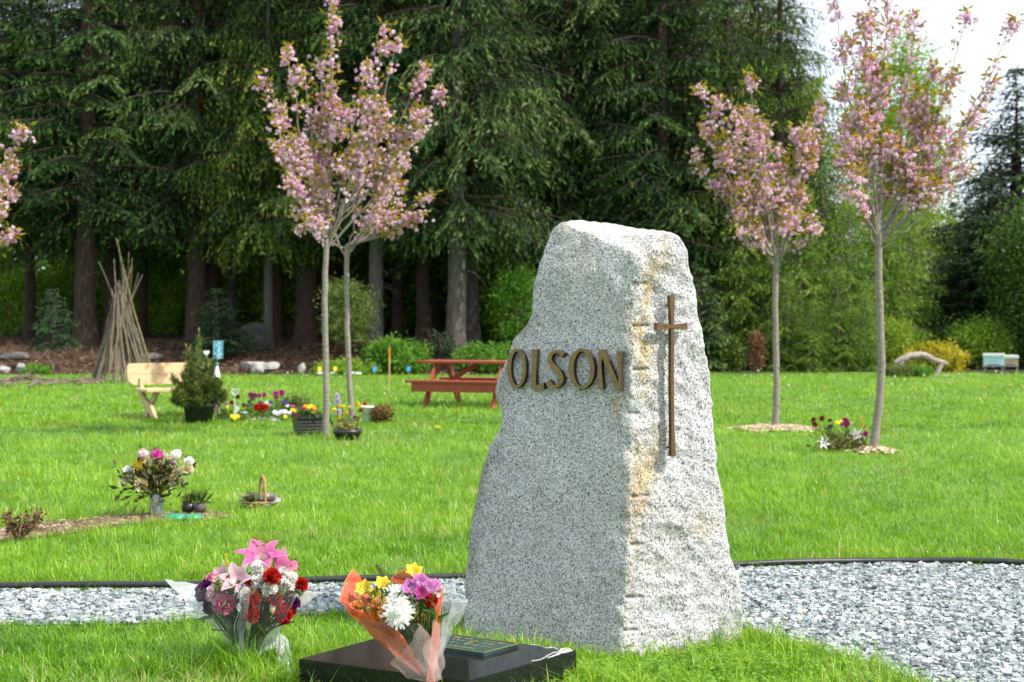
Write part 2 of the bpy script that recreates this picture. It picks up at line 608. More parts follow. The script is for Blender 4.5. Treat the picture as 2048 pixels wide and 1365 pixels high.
m_blackpl = mottled("black_plastic", (0.012, 0.012, 0.013), (0.03, 0.03, 0.033), 30, 0.38, 0.1, 0.003, spec=0.5)
mb = MB()
tube(mb, np.column_stack((gb[:, 0], gb[:, 1] + 0.02, 0.035 + 0.004 * np.sin(gb[:, 0] * 5))), 0.017, 10)
single("garden_edging", mb, m_blackpl, (0, 7.75, 0), "black plastic tube edging curving between the lawn and the gravel path", "edging", smooth_f=True)

m_mchip = leafy("bark_chips", [(0.0, (0.022, 0.014, 0.009)), (0.5, (0.08, 0.046, 0.028)), (0.85, (0.15, 0.095, 0.06)), (1.0, (0.27, 0.2, 0.14))], 0, 0.95, 0.1)
mb = MB()
mb.add(*chips(26000, lambda x, y: (y > 40.15 + 0.25 * np.sin(x * 0.9)) & (x < -0.5), (-20, 0, 39.9, 47), 0.035, 0.4, lambda x, y: ground(x, y) + 0.05))
single("bark_chips", mb, m_mchip, (0, 0, 0), kind="stuff")

# ------------------------------------------------------------------ bare soil beside the vase
m_soil = mottled("bare_soil", (0.12, 0.078, 0.047), (0.27, 0.19, 0.12), 30, 0.95, 0.8, 0.02, 7)
SOIL = polyline([(-3.9, 8.95), (-3.15, 9.25), (-2.75, 9.8), (-2.35, 10.1), (-2.05, 10.25), (-2.2, 10.5), (-2.75, 10.4), (-3.2, 10.0), (-3.5, 9.65), (-4.1, 9.45), (-3.9, 8.95)], 60)[:-1]
mb = MB()
bm = bmesh.new()
bm.faces.new([bm.verts.new((p[0], p[1], 0.012)) for p in SOIL])
bmesh.ops.triangulate(bm, faces=list(bm.faces))
if sum(f.normal.z for f in bm.faces) < 0: bmesh.ops.reverse_faces(bm, faces=bm.faces)
add_bm(mb, bm)
single("soil_bed", mb, m_soil, (0, 0, 0), kind="structure")

m_clod = leafy("soil_clods", [(0.0, (0.10, 0.065, 0.04)), (0.5, (0.22, 0.155, 0.10)), (1.0, (0.36, 0.28, 0.20))], 0, 0.95, 0.1)
mb = MB()
mb.add(*chips(9000, lambda x, y: inside(x, y, SOIL), (-4.2, -2.0, 8.9, 10.6), 0.011, 0.7, lambda x, y: np.full(len(x), 0.014)))
single("soil_clods", mb, m_clod, (0, 0, 0), kind="stuff")

# ------------------------------------------------------------------ grass
SLAB = np.array([(-0.818, 5.45), (-0.163, 5.10), (0.2555, 5.59), (-0.43, 5.99)])
SLAB_Z = 0.12
STONE_FOOT = [(-0.22, 6.36), (0.46, 6.0), (1.03, 6.25), (0.95, 6.7), (0.2, 6.85), (-0.15, 6.7)]
POT_CLEAR = []          # (x, y, r): no grass inside pots and chip rings
for (u, v, r) in ((1551, 858, 0.52), (1745, 905, 0.24)):
    p = gnd(u, v); POT_CLEAR.append((p[0], p[1], r))

def make_grass():
    n = 412000
    v = rng.uniform(741, 1640, n)
    # more of the short far blades, so that the distant lawn is covered too
    n2 = 186000
    v = np.concatenate((v, rng.uniform(742, 860, n2 // 2), rng.uniform(742, 1160, n2 // 2)))
    u = rng.uniform(-560, 2640, len(v))
    d = CAM_H * F / (v - HOR)
    x = (u - 1024) / F * d; y = d + rng.uniform(-0.5, 0.5, len(d)) * d * 0.004
    keep = ~inside(x, y, GRAVEL)
    jit = rng.normal(0, 0.035, (2, len(x)))
    keep &= ~(inside(x + jit[0], y + jit[1], SOIL) & (rng.random(len(x)) < 0.93))
    keep &= ~inside(x, y, SLAB) & ~inside(x, y, STONE_FOOT)
    # the grass stands thin and short before the slab's front edges
    fr = inside(x, y, [(-0.95, 5.42), (-0.16, 4.95), (0.35, 5.52), (0.45, 5.2), (-0.16, 4.3), (-1.1, 5.1)])
    keep &= ~(fr & (rng.random(len(x)) < 0.55))
    FRONT_THIN = [(-0.95, 5.42), (-0.16, 4.95), (0.35, 5.52), (0.45, 5.2), (-0.16, 4.3), (-1.1, 5.1)]
    keep &= ~((y > 39.9) & (x < -0.2)) & ~(y > 41.0)
    for (px, py, r) in POT_CLEAR:
        keep &= (x - px) ** 2 + (y - py) ** 2 > r * r
    x, y, d = x[keep], y[keep], d[keep]; n = len(x)
    # tufts: every blade belongs to a clump that has its own height, colour and centre it leans away from
    cell = np.where(y < 9, 0.075, np.where(y < 18, 0.12, 0.2))
    ci, cj = np.floor(x / cell), np.floor(y / cell)
    tx = (ci + 0.5 + 0.7 * (hash2(ci, cj, 1) - 0.5)) * cell; ty = (cj + 0.5 + 0.7 * (hash2(ci, cj, 2) - 0.5)) * cell
    th, tc_ = hash2(ci, cj, 3), hash2(ci, cj, 4)
    f1 = 2 * vnoise2(x, y, 0.9, 1) - 1
    f2 = 2 * vnoise2(x, y, 3.1, 2) - 1
    h = 0.050 * (1 + 0.30 * f1 + 0.32 * f2 + 0.75 * (th - 0.5)) * np.exp(rng.normal(0, 0.28, n))
    h = np.where(rng.random(n) < 0.03, h * 1.7, h)
    h *= np.where(y < 6.9, 1.0, 1.12)
    # uncut tufts round the slab, the stone and the first bouquet
    for (cx, cy, rr, k) in ((-1.15, 5.65, 0.35, 0.9), (0.98, 6.12, 0.14, 1.0), (-0.95, 5.75, 0.2, 0.5), (0.42, 5.78, 0.20, -0.68), (0.65, 5.9, 0.16, -0.6), (0.9, 6.0, 0.14, -0.45)):
        h *= 1 + k * np.exp(-((x - cx) ** 2 + (y - cy) ** 2) / rr ** 2)
    h *= np.where(inside(x, y, FRONT_THIN), np.where(rng.random(n) < 0.11, 2.0, 0.72), 1.0)
    w = np.maximum(0.0036 * rng.uniform(0.7, 1.4, n), d * 0.00042)
    az = rng.uniform(0, 2 * np.pi, n)
    ox, oy = (x - tx) / cell * 2.2 + np.cos(az) * 0.55, (y - ty) / cell * 2.2 + np.sin(az) * 0.55
    az = np.arctan2(oy, ox)
    lean = np.clip(np.hypot(ox, oy) * 0.5 + np.abs(rng.normal(0, 0.25, n)), 0.08, 1.5)
    D = np.stack((np.cos(az), np.sin(az)), -1)
    saz = az + np.pi / 2 + rng.normal(0, 0.5, n)
    S = np.stack((np.cos(saz), np.sin(saz), np.zeros(n)), -1) * (w / 2)[:, None]
    z0 = ground(x, y)
    P0 = np.stack((x, y, z0), -1)
    off = lambda a, bb: np.stack((D[:, 0] * lean * h * a, D[:, 1] * lean * h * a, h * bb), -1)
    P1 = P0 + off(0.25, 0.55); P2 = P0 + off(0.95, 0.98 - 0.0 * h)
    P2[:, 2] -= 0.3 * h * np.clip(lean - 0.4, 0, 1)
    V = np.stack((P0 - S, P0 + S, P1 + S * 0.85, P1 - S * 0.85, P2), 1).reshape(-1, 3)
    i = np.arange(n)[:, None] * 5
    rnd = np.clip(0.47 + 0.16 * f1 + 0.14 * f2 + 0.42 * (tc_ - 0.5) + rng.normal(0, 0.15, n), 0, 0.93)
    rnd = np.clip(rnd + 0.22 * (vnoise2(x, y, 0.45, 12) - 0.5), 0, 0.93)
    rnd = np.where(rng.random(n) < 0.02 + 0.22 * (vnoise2(x, y, 1.7, 9) > 0.82) + 0.10 * (vnoise2(x, y, 0.6, 14) > 0.8), rng.uniform(0.94, 1.0, n), rnd)
    mb = MB()
    mb.add(V, i + np.array((0, 1, 2, 3)), np.repeat(rnd, 5))
    k = mb.Fs[0]
    mb.Fs.append(i + np.array((3, 2, 4)))
    # clover and small weeds near the foot of the stone
    m = 600
    cx = rng.normal(0.85, 0.4, m); cy = 5.6 + rng.normal(0, 0.2, m)
    ok = ~inside(cx, cy, GRAVEL) & ~inside(cx, cy, STONE_FOOT) & ~inside(cx, cy, SLAB)
    cx, cy = cx[ok], cy[ok]; m = len(cx)
    cz = rng.uniform(0.03, 0.085, m)
    for t in range(3):
        a = rng.uniform(0, 2 * np.pi, m)
        leaves(mb, np.stack((cx, cy, cz), -1), np.stack((np.cos(a), np.sin(a), rng.uniform(-0.2, 0.4, m)), -1), 0.018, 0.016, rng.uniform(0.2, 0.7, m), S=np.tile((0, 0, 1.0), (m, 1)))
    return mb

m_grass = leafy("grass_blades", [(0.0, (0.075, 0.18, 0.008)), (0.35, (0.16, 0.32, 0.012)), (0.65, (0.24, 0.425, 0.018)), (0.92, (0.37, 0.51, 0.05)), (0.95, (0.44, 0.40, 0.17)), (1.0, (0.5, 0.42, 0.22))], 0.35, 0.38, 0.5,
                patch=(0.9, (0.26, 0.37, 0.03), 0.5, 0.78, 0.5), tint=(1.1, 1.2, 0.5))
single("grass", make_grass(), m_grass, (0, 0, 0), kind="stuff")

# ------------------------------------------------------------------ trees
m_bark = mottled("reddish_conifer_bark", (0.030, 0.019, 0.014), (0.095, 0.064, 0.048), 9, 0.95, 1.0, 0.08, 7, stretch=(3, 3, 0.35))
m_bark_grey = mottled("grey_conifer_bark", (0.055, 0.046, 0.042), (0.17, 0.15, 0.135), 9, 0.95, 1.0, 0.06, 7, stretch=(3, 3, 0.35))
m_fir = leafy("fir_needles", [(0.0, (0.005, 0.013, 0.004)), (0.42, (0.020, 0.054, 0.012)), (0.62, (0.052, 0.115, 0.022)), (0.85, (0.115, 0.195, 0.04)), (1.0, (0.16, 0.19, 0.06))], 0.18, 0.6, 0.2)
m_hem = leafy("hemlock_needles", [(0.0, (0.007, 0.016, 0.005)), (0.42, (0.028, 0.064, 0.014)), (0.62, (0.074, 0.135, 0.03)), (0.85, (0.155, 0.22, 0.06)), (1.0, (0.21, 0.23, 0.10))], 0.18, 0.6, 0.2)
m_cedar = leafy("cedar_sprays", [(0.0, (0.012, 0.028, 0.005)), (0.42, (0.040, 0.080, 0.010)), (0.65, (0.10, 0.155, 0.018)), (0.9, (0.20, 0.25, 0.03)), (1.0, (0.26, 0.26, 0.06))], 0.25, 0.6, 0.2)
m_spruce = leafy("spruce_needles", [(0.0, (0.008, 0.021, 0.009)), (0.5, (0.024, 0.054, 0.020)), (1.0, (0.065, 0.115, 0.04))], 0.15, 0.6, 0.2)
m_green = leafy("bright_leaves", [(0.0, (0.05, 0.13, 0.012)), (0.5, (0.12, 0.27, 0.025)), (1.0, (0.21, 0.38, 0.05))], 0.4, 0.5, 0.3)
m_willow = leafy("young_willow_leaves", [(0.0, (0.12, 0.20, 0.015)), (0.5, (0.235, 0.35, 0.028)), (1.0, (0.37, 0.45, 0.08))], 0.4, 0.5, 0.3)
m_midgreen = leafy("mid_green_leaves", [(0.0, (0.025, 0.065, 0.010)), (0.5, (0.07, 0.14, 0.022)), (1.0, (0.15, 0.24, 0.05))], 0.35, 0.5, 0.3)
m_feather = leafy("fresh_feathery_sprays", [(0.0, (0.04, 0.085, 0.012)), (0.5, (0.135, 0.24, 0.028)), (0.85, (0.245, 0.37, 0.05)), (1.0, (0.33, 0.40, 0.09))], 0.35, 0.6, 0.2)
m_under = leafy("undergrowth_leaves", [(0.0, (0.07, 0.14, 0.012)), (0.5, (0.19, 0.34, 0.03)), (1.0, (0.34, 0.48, 0.06))], 0.45, 0.5, 0.3)  # leaf colour brightened to stand in for sunlight the crowns block
m_olive = leafy("olive_leaves", [(0.0, (0.07, 0.11, 0.02)), (0.5, (0.14, 0.20, 0.045)), (1.0, (0.24, 0.27, 0.09))], 0.35, 0.5, 0.3)
m_yellow = leafy("golden_leaves", [(0.0, (0.20, 0.18, 0.01)), (0.5, (0.42, 0.36, 0.02)), (1.0, (0.58, 0.48, 0.05))], 0.35, 0.5, 0.3)
m_rust = leafy("rusty_leaves", [(0.0, (0.08, 0.035, 0.018)), (0.5, (0.19, 0.09, 0.05)), (1.0, (0.30, 0.16, 0.09))], 0.25, 0.6, 0.2)
m_twig = mottled("grey_twig", (0.10, 0.08, 0.06), (0.26, 0.22, 0.17), 20, 0.85, 0.3, 0.004)

def conifer_crown(H, h0, R0, nb, droop=0.32, rise=0.12, hang=0.25, card=(0.24, 0.055), step=0.2, top_keep=1.0, shape=0.75, spread=0.42, seed=1, density=1.0):
    g = np.random.default_rng(seed)
    mb = MB()
    Ps, Ds, Ls, Ws, Rs = [], [], [], [], []
    tw = MB()
    zs = h0 + (H - h0) * np.sort(g.random(nb)) ** 1.15
    az = 0
    for z in zs:
        az += 2.4 + g.normal(0, 0.5)
        f = (z - h0) / (H - h0)
        L = R0 * (1 - f) ** shape * g.uniform(0.62, 1.12) + 0.12
        if f < 0.12: L *= g.uniform(0.6, 1.0)
        a = np.array((math.cos(az), math.sin(az), 0)); sd = np.array((-a[1], a[0], 0))
        dr = droop * g.uniform(0.7, 1.3); ri = rise * g.uniform(0.3, 1.6) + 0.25 * f
        path = lambda s: a * (L * s)[:, None] + np.array((0, 0, 1.0)) * (z + L * (ri * s - dr * s * s + 0.12 * dr * s ** 4))[:, None]
        st = step * (1 if f < 0.6 else 1.6) / density
        k = max(3, int(L / st))
        s = np.linspace(0.12, 1.0, k) + g.normal(0, 0.02, k)
        s = np.clip(s, 0.08, 1)
        base = path(s)
        tw_pts = path(np.linspace(0, 1, 5))
        tube(tw, tw_pts, np.linspace(0.012 * L + (0.012 if H > 8 else 0.002), 0.006 if H > 8 else 0.002, 5), 4, 0.3, cap=False)
        br = g.normal(0, 0.16)
        for sg in (-1, 1):
            l = spread * L * (1 - s) ** 0.7 * g.uniform(0.6, 1.2, k) + 0.14 * min(1, L)
            ang = g.uniform(0.75, 1.15, k)
            td = a * np.cos(ang)[:, None] + sd * (sg * np.sin(ang))[:, None]
            td[:, 2] -= g.uniform(0.05, 0.35, k) + hang * 0.6
            td = unit(td)
            for q in range(k):
                m = max(2, int(l[q] / (card[0] * 0.42) * density))
                t = np.linspace(0.05, 1, m)
                p = base[q] + td[q] * (l[q] * t)[:, None]
                p[:, 2] -= hang * l[q] * t * t * 0.6
                dirs = td[q] + g.normal(0, 0.42, (m, 3)); dirs[:, 2] -= hang * g.uniform(0.2, 1.4, m)
                Ps.append(p); Ds.append(dirs)
                Ls.append(card[0] * g.uniform(0.65, 1.25, m)); Ws.append(card[1] * g.uniform(0.7, 1.4, m))
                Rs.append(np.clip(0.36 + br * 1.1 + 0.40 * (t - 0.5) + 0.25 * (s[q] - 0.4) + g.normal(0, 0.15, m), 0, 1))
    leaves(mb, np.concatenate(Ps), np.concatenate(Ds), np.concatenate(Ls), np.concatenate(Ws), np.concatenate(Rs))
    return mb, tw

def conifer_trunk(H, r, seed=1, dead=10, h0=4, flare=1.5):
    g = np.random.default_rng(seed + 50)
    mb = MB()
    zz = np.array((-0.3, 0.0, 0.25, 0.8, 2, 4, 7, H * 0.6, H * 0.97)) if H > 8 else H * np.array((-0.05, 0.0, 0.03, 0.08, 0.15, 0.3, 0.45, 0.65, 0.97))
    rr = r * np.array((flare * 1.05, flare, 1.22, 1.05, 0.97, 0.9, 0.78, 0.45, 0.06))
    P = np.column_stack((g.normal(0, 0.02, 9), g.normal(0, 0.02, 9), zz)); P[:3, :2] = 0
    tube(mb, P, rr, 14, 0.5)
    for _ in range(dead):
        z = g.uniform(1.8, h0 + 2); a = g.uniform(0, 6.28); l = g.uniform(0.5, 1.8)
        tube(mb, bezier((0, 0, z), (math.cos(a) * l * 0.6, math.sin(a) * l * 0.6, z + 0.1), (math.cos(a) * l, math.sin(a) * l, z - l * 0.35), 5), np.linspace(0.022, 0.006, 5), 4, 0.4)
    return mb

def conifer(name, label, cat, loc, H, h0, R0, nb, trunk_r, needles, bark=None, group=None, seed=1, dead=10, **kw):
    t = thing(name, (0, 0, 0), label, cat, group)
    cr, tw = conifer_crown(H, h0, R0, nb, seed=seed, **kw)
    tr = conifer_trunk(H, trunk_r, seed, dead, h0)
    o = part("trunk", tr, bark or m_bark, t, True)
    part("limbs", tw, bark or m_bark, t)
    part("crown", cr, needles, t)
    t.location = tuple(float(q) for q in loc)
    return t

def put(proto, first, loc, rz, sc, label, group=None, bark=None, lean=0.0, trunk_k=1.0):
    o = proto if first else copy_tree(proto)
    o.location = tuple(float(q) for q in loc)
    o.rotation_euler = (0, lean, rz)
    o.scale = sc if hasattr(sc, "__len__") else (sc, sc, sc)
    o["label"] = label
    if group: o["group"] = group
    elif "group" in o: del o["group"]
    for ch in o.children:
        if ch.name.startswith("trunk"):
            ch.scale = (trunk_k, trunk_k, 1)
            if bark:
                ch.material_slots[0].link = 'OBJECT'
                ch.material_slots[0].material = bark
    return o

class Kind:
    def __init__(self, proto): self.p, self.used = proto, False
    def put(self, *a, **k):
        o = put(self.p, not self.used, *a, **k)
        self.used = True
        return o

FIR = Kind(conifer("fir_tree", "fir", "tree", (0, 0, 0), 21, 4.0, 4.0, 215, 0.30, m_fir, seed=3, droop=0.34, hang=0.45, card=(0.22, 0.042), step=0.19))
HEM = Kind(conifer("hemlock_tree", "hemlock", "tree", (0, 0, 0), 20, 3.7, 3.8, 215, 0.27, m_hem, seed=5, droop=0.44, rise=0.22, hang=0.65, card=(0.22, 0.04), step=0.19))
CED = Kind(conifer("cedar_tree", "cedar", "tree", (0, 0, 0), 18, 3.6, 3.1, 230, 0.30, m_cedar, seed=8, droop=0.5, rise=0.2, hang=1.0, card=(0.20, 0.05), step=0.2))
SKI = Kind(conifer("cedar_tree", "skirted cedar", "tree", (0, 0, 0), 16, 0.5, 2.7, 190, 0.22, m_cedar, seed=11, droop=0.45, rise=0.25, hang=0.8, card=(0.18, 0.048), step=0.17, shape=0.5, dead=0))
SPR = Kind(conifer("spruce_tree", "spruce", "tree", (0, 0, 0), 10, 0.6, 3.3, 260, 0.17, m_spruce, seed=14, droop=0.22, rise=0.10, hang=0.35, card=(0.2, 0.05), step=0.15, dead=0, shape=0.8))

FIRG = "tall conifers of the forest edge behind the lawn"
front = [  # u, distance, kind, turn, scale, bark, trunk factor, lean, label
    (172, 45.5, FIR, 0.3, 1.0, m_bark, 1.15, 0.0, "thick dark conifer trunk standing left of the stick tepee"),
    (224, 47.5, HEM, 1.3, 1.0, m_bark, 0.9, 0.0, "dark conifer directly behind the stick tepee"),
    (286, 49.0, CED, 2.2, 0.95, m_bark, 0.5, 0.0, "slender dark cedar trunk just right of the stick tepee"),
    (394, 46.2, HEM, 4.0, 1.05, m_bark, 1.15, 0.0, "thick dark hemlock trunk behind the small spruce and potted pine"),
    (430, 48.5, CED, 0.8, 1.05, m_bark, 0.75, 0.0, "reddish cedar trunk between the thick hemlock and the leaning grey slab"),
    (463, 50.5, FIR, 3.0, 1.0, m_bark_grey, 0.8, -0.04, "leaning grey conifer trunk left of the leaning grey slab"),
    (537, 44.6, CED, 5.1, 0.95, m_bark_grey, 0.5, 0.0, "thin grey-brown cedar trunk at right edge of leaning grey slab"),
    (556, 47.5, FIR, 2.0, 1.0, m_bark, 0.7, 0.0, "dark trunk close behind the thin grey-brown cedar trunk"),
    (612, 45.8, CED, 3.7, 1.15, m_bark, 1.0, 0.0, "thick dark red cedar trunk left of the cherry with the black planter"),
    (668, 48.0, HEM, 5.5, 1.0, m_bark, 0.8, 0.0, "dark conifer behind the pair of cherry trunks"),
    (752, 43.6, FIR, 1.1, 1.0, m_bark_grey, 0.75, 0.0, "grey conifer trunk beside the pale olive-green sapling"),
    (796, 47.5, CED, 4.6, 1.05, m_bark, 0.62, 0.0, "reddish cedar trunk above the bright green bush"),
    (846, 45.3, HEM, 0.2, 1.1, m_bark, 0.75, 0.0, "dark trunk rising behind left end of red picnic table"),
    (872, 49.5, FIR, 2.7, 1.0, m_bark, 0.55, 0.0, "thin dark trunk tucked between dark and pale trunks by picnic table"),
    (913, 43.2, HEM, 3.4, 1.1, m_bark_grey, 0.98, 0.0, "pale grey sunlit trunk directly behind red picnic table"),
    (942, 46.0, FIR, 4.4, 1.05, m_bark_grey, 0.85, 0.03, "leaning brown trunk just right of the pale grey trunk"),
    (60, 47.5, CED, 1.9, 1.0, m_bark, 0.6, 0.0, "cedar with drooping sprays above the boulders at the lawn edge"),
    (-60, 45.5, FIR, 5.9, 1.05, m_bark, 1.0, 0.0, "dark fir cut by the edge, behind the pink blossom sprig"),
    (1050, 50.0, FIR, 0.9, 1.0, m_bark, 0.9, 0.0, "fir behind the left shoulder of the granite stone"),
    (1130, 46.5, HEM, 2.4, 1.1, m_bark, 1.0, 0.0, "broad hemlock with drooping boughs above the top of the granite stone"),
    (1235, 48.0, FIR, 4.9, 1.1, m_bark, 0.9, 0.0, "tall fir behind the flat top of the granite stone"),
    (1325, 45.8, FIR, 3.3, 1.0, m_bark, 0.9, 0.0, "dark fir rising between the granite stone and the pink cherry"),
]
for (u, d, k, rz, sc, bark, tk, ln, lab) in front:
    k.put(gd(u, d), rz, sc, lab, "front conifers of the forest", bark=bark, lean=ln, trunk_k=tk)
# skirted cedars to the right, boughs down to the lawn
for (u, d, rz, sc, lab) in (
        (1455, 46.0, 0.4, (1.0, 1.0, 1.05), "bushy cedar behind the trunk of the smaller right cherry, boughs to ground"),
        (1560, 47.5, 2.1, (0.95, 0.95, 1.1), "tall cedar whose right edge meets the open sky"),
        (1375, 49.5, 3.9, (1.0, 1.0, 1.1), "cedar deep in shade beside the cross face of the stone"),
        (1640, 46.5, 5.0, (0.8, 0.8, 0.52), "shorter pale cedar between the two right cherry trunks")):
    SKI.put(gd(u, d), rz, sc, lab, "cedars on the right of the forest edge")
i = 0
for d, us in ((53, (-40, 250, 350, 500, 590, 700, 820, 1000, 1090, 1190, 1290, 1400, 1510)),
              (59, (300, 420, 640, 760, 880, 960, 1140, 1260, 1350, 1460, 1560)),
              (66, (210, 480, 560, 720, 840, 1030, 1200, 1310, 1430, 1525))):
    for u in us:
        k = (FIR, HEM, CED, HEM, FIR)[i % 5]
        k.put(gd(u + rng.uniform(-15, 15), d + rng.uniform(-1.5, 1.5)), rng.uniform(0, 6.28), rng.uniform(0.95, 1.2),
              "tall dark conifer deep in the forest, hidden behind the front trunks", "conifers deep in the forest", trunk_k=rng.uniform(0.6, 1))
        i += 1
for (u, d, rz, sc, lab) in (
        (2034, 50.0, 0.5, (1.35, 1.35, 1.02), "dark spruce at the right edge, its pointed tip against the sky"),
        (1985, 47.5, 2.5, (1.15, 1.15, 0.62), "dark spruce standing behind the golden shrub and log arch"),
        (1905, 70.0, 4.2, (0.7, 0.7, 0.72), "small hazy spruce showing below the open sky"),
        (2160, 54.0, 1.2, (1.1, 1.1, 1.25), "large dark spruce beyond the bright green maple")):
    SPR.put(gd(u, d), rz, sc, lab, "spruces on the right")

def sapling(name, label, u, d, H, R0, nb, mat, seed, **kw):
    return conifer(name, label, "tree", gd(u, d), H, kw.pop("h0", 0.12 * H), R0, nb, kw.pop("tr", 0.03), mat, m_twig, None, seed, dead=0, **kw)

sapling("spruce_sapling", "small blue-green spruce behind the potted pine, below the thick hemlock trunk", 434, 43.0, 2.2, 0.95, 60, m_spruce, 21, droop=0.2, rise=0.25, hang=0.15, card=(0.12, 0.034), step=0.08, density=1.1)
sapling("spruce_sapling", "small dark spruce on a thin stem left of the stick tepee", 107, 41.2, 2.4, 0.75, 55, m_spruce, 22, h0=0.75, droop=0.3, rise=0.2, hang=0.3, card=(0.13, 0.036), step=0.08, density=1.1)
sapling("spruce_sapling", "young green spruce close beside right edge of granite stone", 1398, 42.0, 3.2, 1.0, 70, m_hem, 23, droop=0.3, rise=0.3, hang=0.4, card=(0.16, 0.05), step=0.08, density=1.2)
sapling("pine_seedling", "tiny pine seedling left of the pale grey trunk behind picnic table", 880, 41.5, 1.15, 0.5, 30, m_spruce, 24, droop=0.0, rise=0.5, hang=0.0, card=(0.11, 0.04), step=0.05)

# ------------------------------------------------------------------ leafy trees and shrubs
def crown_mb(centre, radii, nclump, per, leaf, cl_r, seed, shell=0.5, flat=0.8):
    g = np.random.default_rng(seed)
    dirs = unit(g.normal(size=(nclump, 3)))
    rad = g.random(nclump) ** (1 / 3) * (1 - shell) + shell * g.uniform(0.7, 1.05, nclump)
    C = np.asarray(centre) + dirs * rad[:, None] * np.asarray(radii)
    rc = cl_r * g.uniform(0.5, 1.4, nclump)
    P = C[:, None, :] + g.normal(size=(nclump, per, 3)) * (rc[:, None, None] * 0.5) * np.array((1, 1, flat))
    D = g.normal(size=(nclump, per, 3)); D[..., 2] -= 0.3
    rr = np.clip(0.5 + g.normal(0, 0.17, (nclump, 1)) + g.normal(0, 0.18, (nclump, per)), 0, 1)
    mb = MB()
    n = nclump * per
    leaves(mb, P.reshape(-1, 3), D.reshape(-1, 3), leaf * g.uniform(0.7, 1.3, n), leaf * 0.5 * g.uniform(0.7, 1.3, n), rr.ravel())
    return mb, C

def leafy_tree(name, label, cat, loc, trunk_h, trunk_r, centre_z, radii, nclump, per, leaf, cl_r, mat, bark, seed, group=None, limbs=14, shell=0.4, stems=1):
    loc = np.asarray(loc, float)
    t = thing(name, loc, label, cat, group)
    cr, C = crown_mb(loc + np.array((0, 0, centre_z)), radii, nclump, per, leaf, cl_r, seed, shell)
    g = np.random.default_rng(seed + 9)
    tk = MB()
    top = loc + np.array((g.normal(0, 0.03), g.normal(0, 0.03), trunk_h))
    for s in range(stems):
        off = np.array((g.normal(0, 0.05), g.normal(0, 0.05), 0)) * (stems > 1)
        tube(tk, bezier(loc + off - np.array((0, 0, 0.05)), (loc + top) / 2 + g.normal(0, 0.06, 3) * (1, 1, 0), top + off * 3, 7), np.linspace(trunk_r * 1.15, trunk_r * 0.7, 7), 8)
    for c in C[g.choice(len(C), min(limbs, len(C)), replace=False)]:
        mid = (top + c) / 2 + np.array((0, 0, 0.12 * abs(c[2] - top[2])))
        tube(tk, bezier(top - np.array((0, 0, g.uniform(0, 0.3) * trunk_h)), mid, c, 7), np.linspace(trunk_r * 0.6, trunk_r * 0.12, 7), 5)
    part("trunk", tk, bark, t, True)
    part("crown", cr, mat, t)
    return t

def shrub(name, label, loc, radii, nclump, per, leaf, mat, seed, group=None, cat="shrub", cl_r=0.2, stems=9, shell=0.5):
    loc = np.asarray(loc, float)
    t = thing(name, loc, label, cat, group)
    cr, C = crown_mb(loc + np.array((0, 0, radii[2] * 1.0)), radii, nclump, per, leaf, cl_r, seed, shell)
    V = cr.V[0]; V[:, 2] = np.maximum(V[:, 2], loc[2] + 0.01)
    g = np.random.default_rng(seed)
    tw = MB()
    for c in C[g.choice(len(C), min(stems, len(C)), replace=False)]:
        tube(tw, bezier(loc, loc * 0.5 + c * 0.5 + np.array((0, 0, 0.1 * radii[2])), c, 5), np.linspace(0.02, 0.006, 5) * (radii[2] / 0.5) ** 0.5, 5)
    part("stems", tw, m_twig, t)
    part("foliage", cr, mat, t)
    return t

leafy_tree("willow_tree", "tall airy yellow-green poplar seen through the largest cherry crown", "tree", gd(1790, 60), 6, 0.14, 8.0, (2.3, 2.1, 6.2), 520, 40, 0.17, 0.75, m_willow, m_twig, 31, limbs=70, shell=0.2)
leafy_tree("willow_tree", "low spreading yellow-green willow right of the largest cherry trunk", "tree", gd(1870, 55), 2, 0.12, 3.2, (2.6, 2.2, 3.2), 380, 34, 0.14, 0.7, m_willow, m_twig, 32, limbs=60, shell=0.3)
leafy_tree("willow_tree", "yellow-green willow left of the largest cherry trunk, above hedge", "tree", gd(1715, 51), 2, 0.12, 3.0, (1.9, 1.8, 3.2), 330, 34, 0.13, 0.65, m_willow, m_twig, 33, limbs=60, shell=0.3)
leafy_tree("maple_tree", "bright green leafy tree above the beehives at the right edge", "tree", gd(2100, 45), 2, 0.12, 3.0, (2.0, 1.9, 2.8), 480, 44, 0.14, 0.7, m_midgreen, m_twig, 34, limbs=40, shell=0.4)
leafy_tree("alder_tree", "dull green broadleaf bush below the dark spruce, behind the golden shrub", "tree", gd(1915, 51), 1.2, 0.1, 1.5, (1.6, 1.4, 1.6), 220, 40, 0.13, 0.6, m_olive, m_twig, 35, limbs=30)
leafy_tree("olive_sapling", "pale olive-green sapling on a thin pale stem right of the double cherry", "tree", gd(700, 41.0), 1.0, 0.028, 1.75, (0.72, 0.62, 0.95), 130, 46, 0.085, 0.3, m_olive, m_twig, 36, limbs=16)
leafy_tree("maple_sapling", "light green sapling beside left edge of granite stone", "tree", gd(1040, 43.5), 1.2, 0.03, 1.9, (0.75, 0.7, 1.3), 110, 40, 0.11, 0.35, m_green, m_twig, 37, limbs=16)
shrub("round_bush", "rounded bright green bush left of the red picnic table", gd(792, 40.2), (0.92, 0.7, 0.48), 170, 60, 0.10, m_green, 41, cl_r=0.22)
shrub("low_bush", "low bright green bush showing above the picnic table top", gd(975, 40.6), (1.0, 0.6, 0.42), 130, 55, 0.10, m_green, 42, cl_r=0.22)
shrub("golden_shrub", "golden yellow shrub rising behind the grey log arch", gd(1872, 41.5), (0.92, 0.6, 0.40), 150, 60, 0.09, m_yellow, 43, cl_r=0.2)
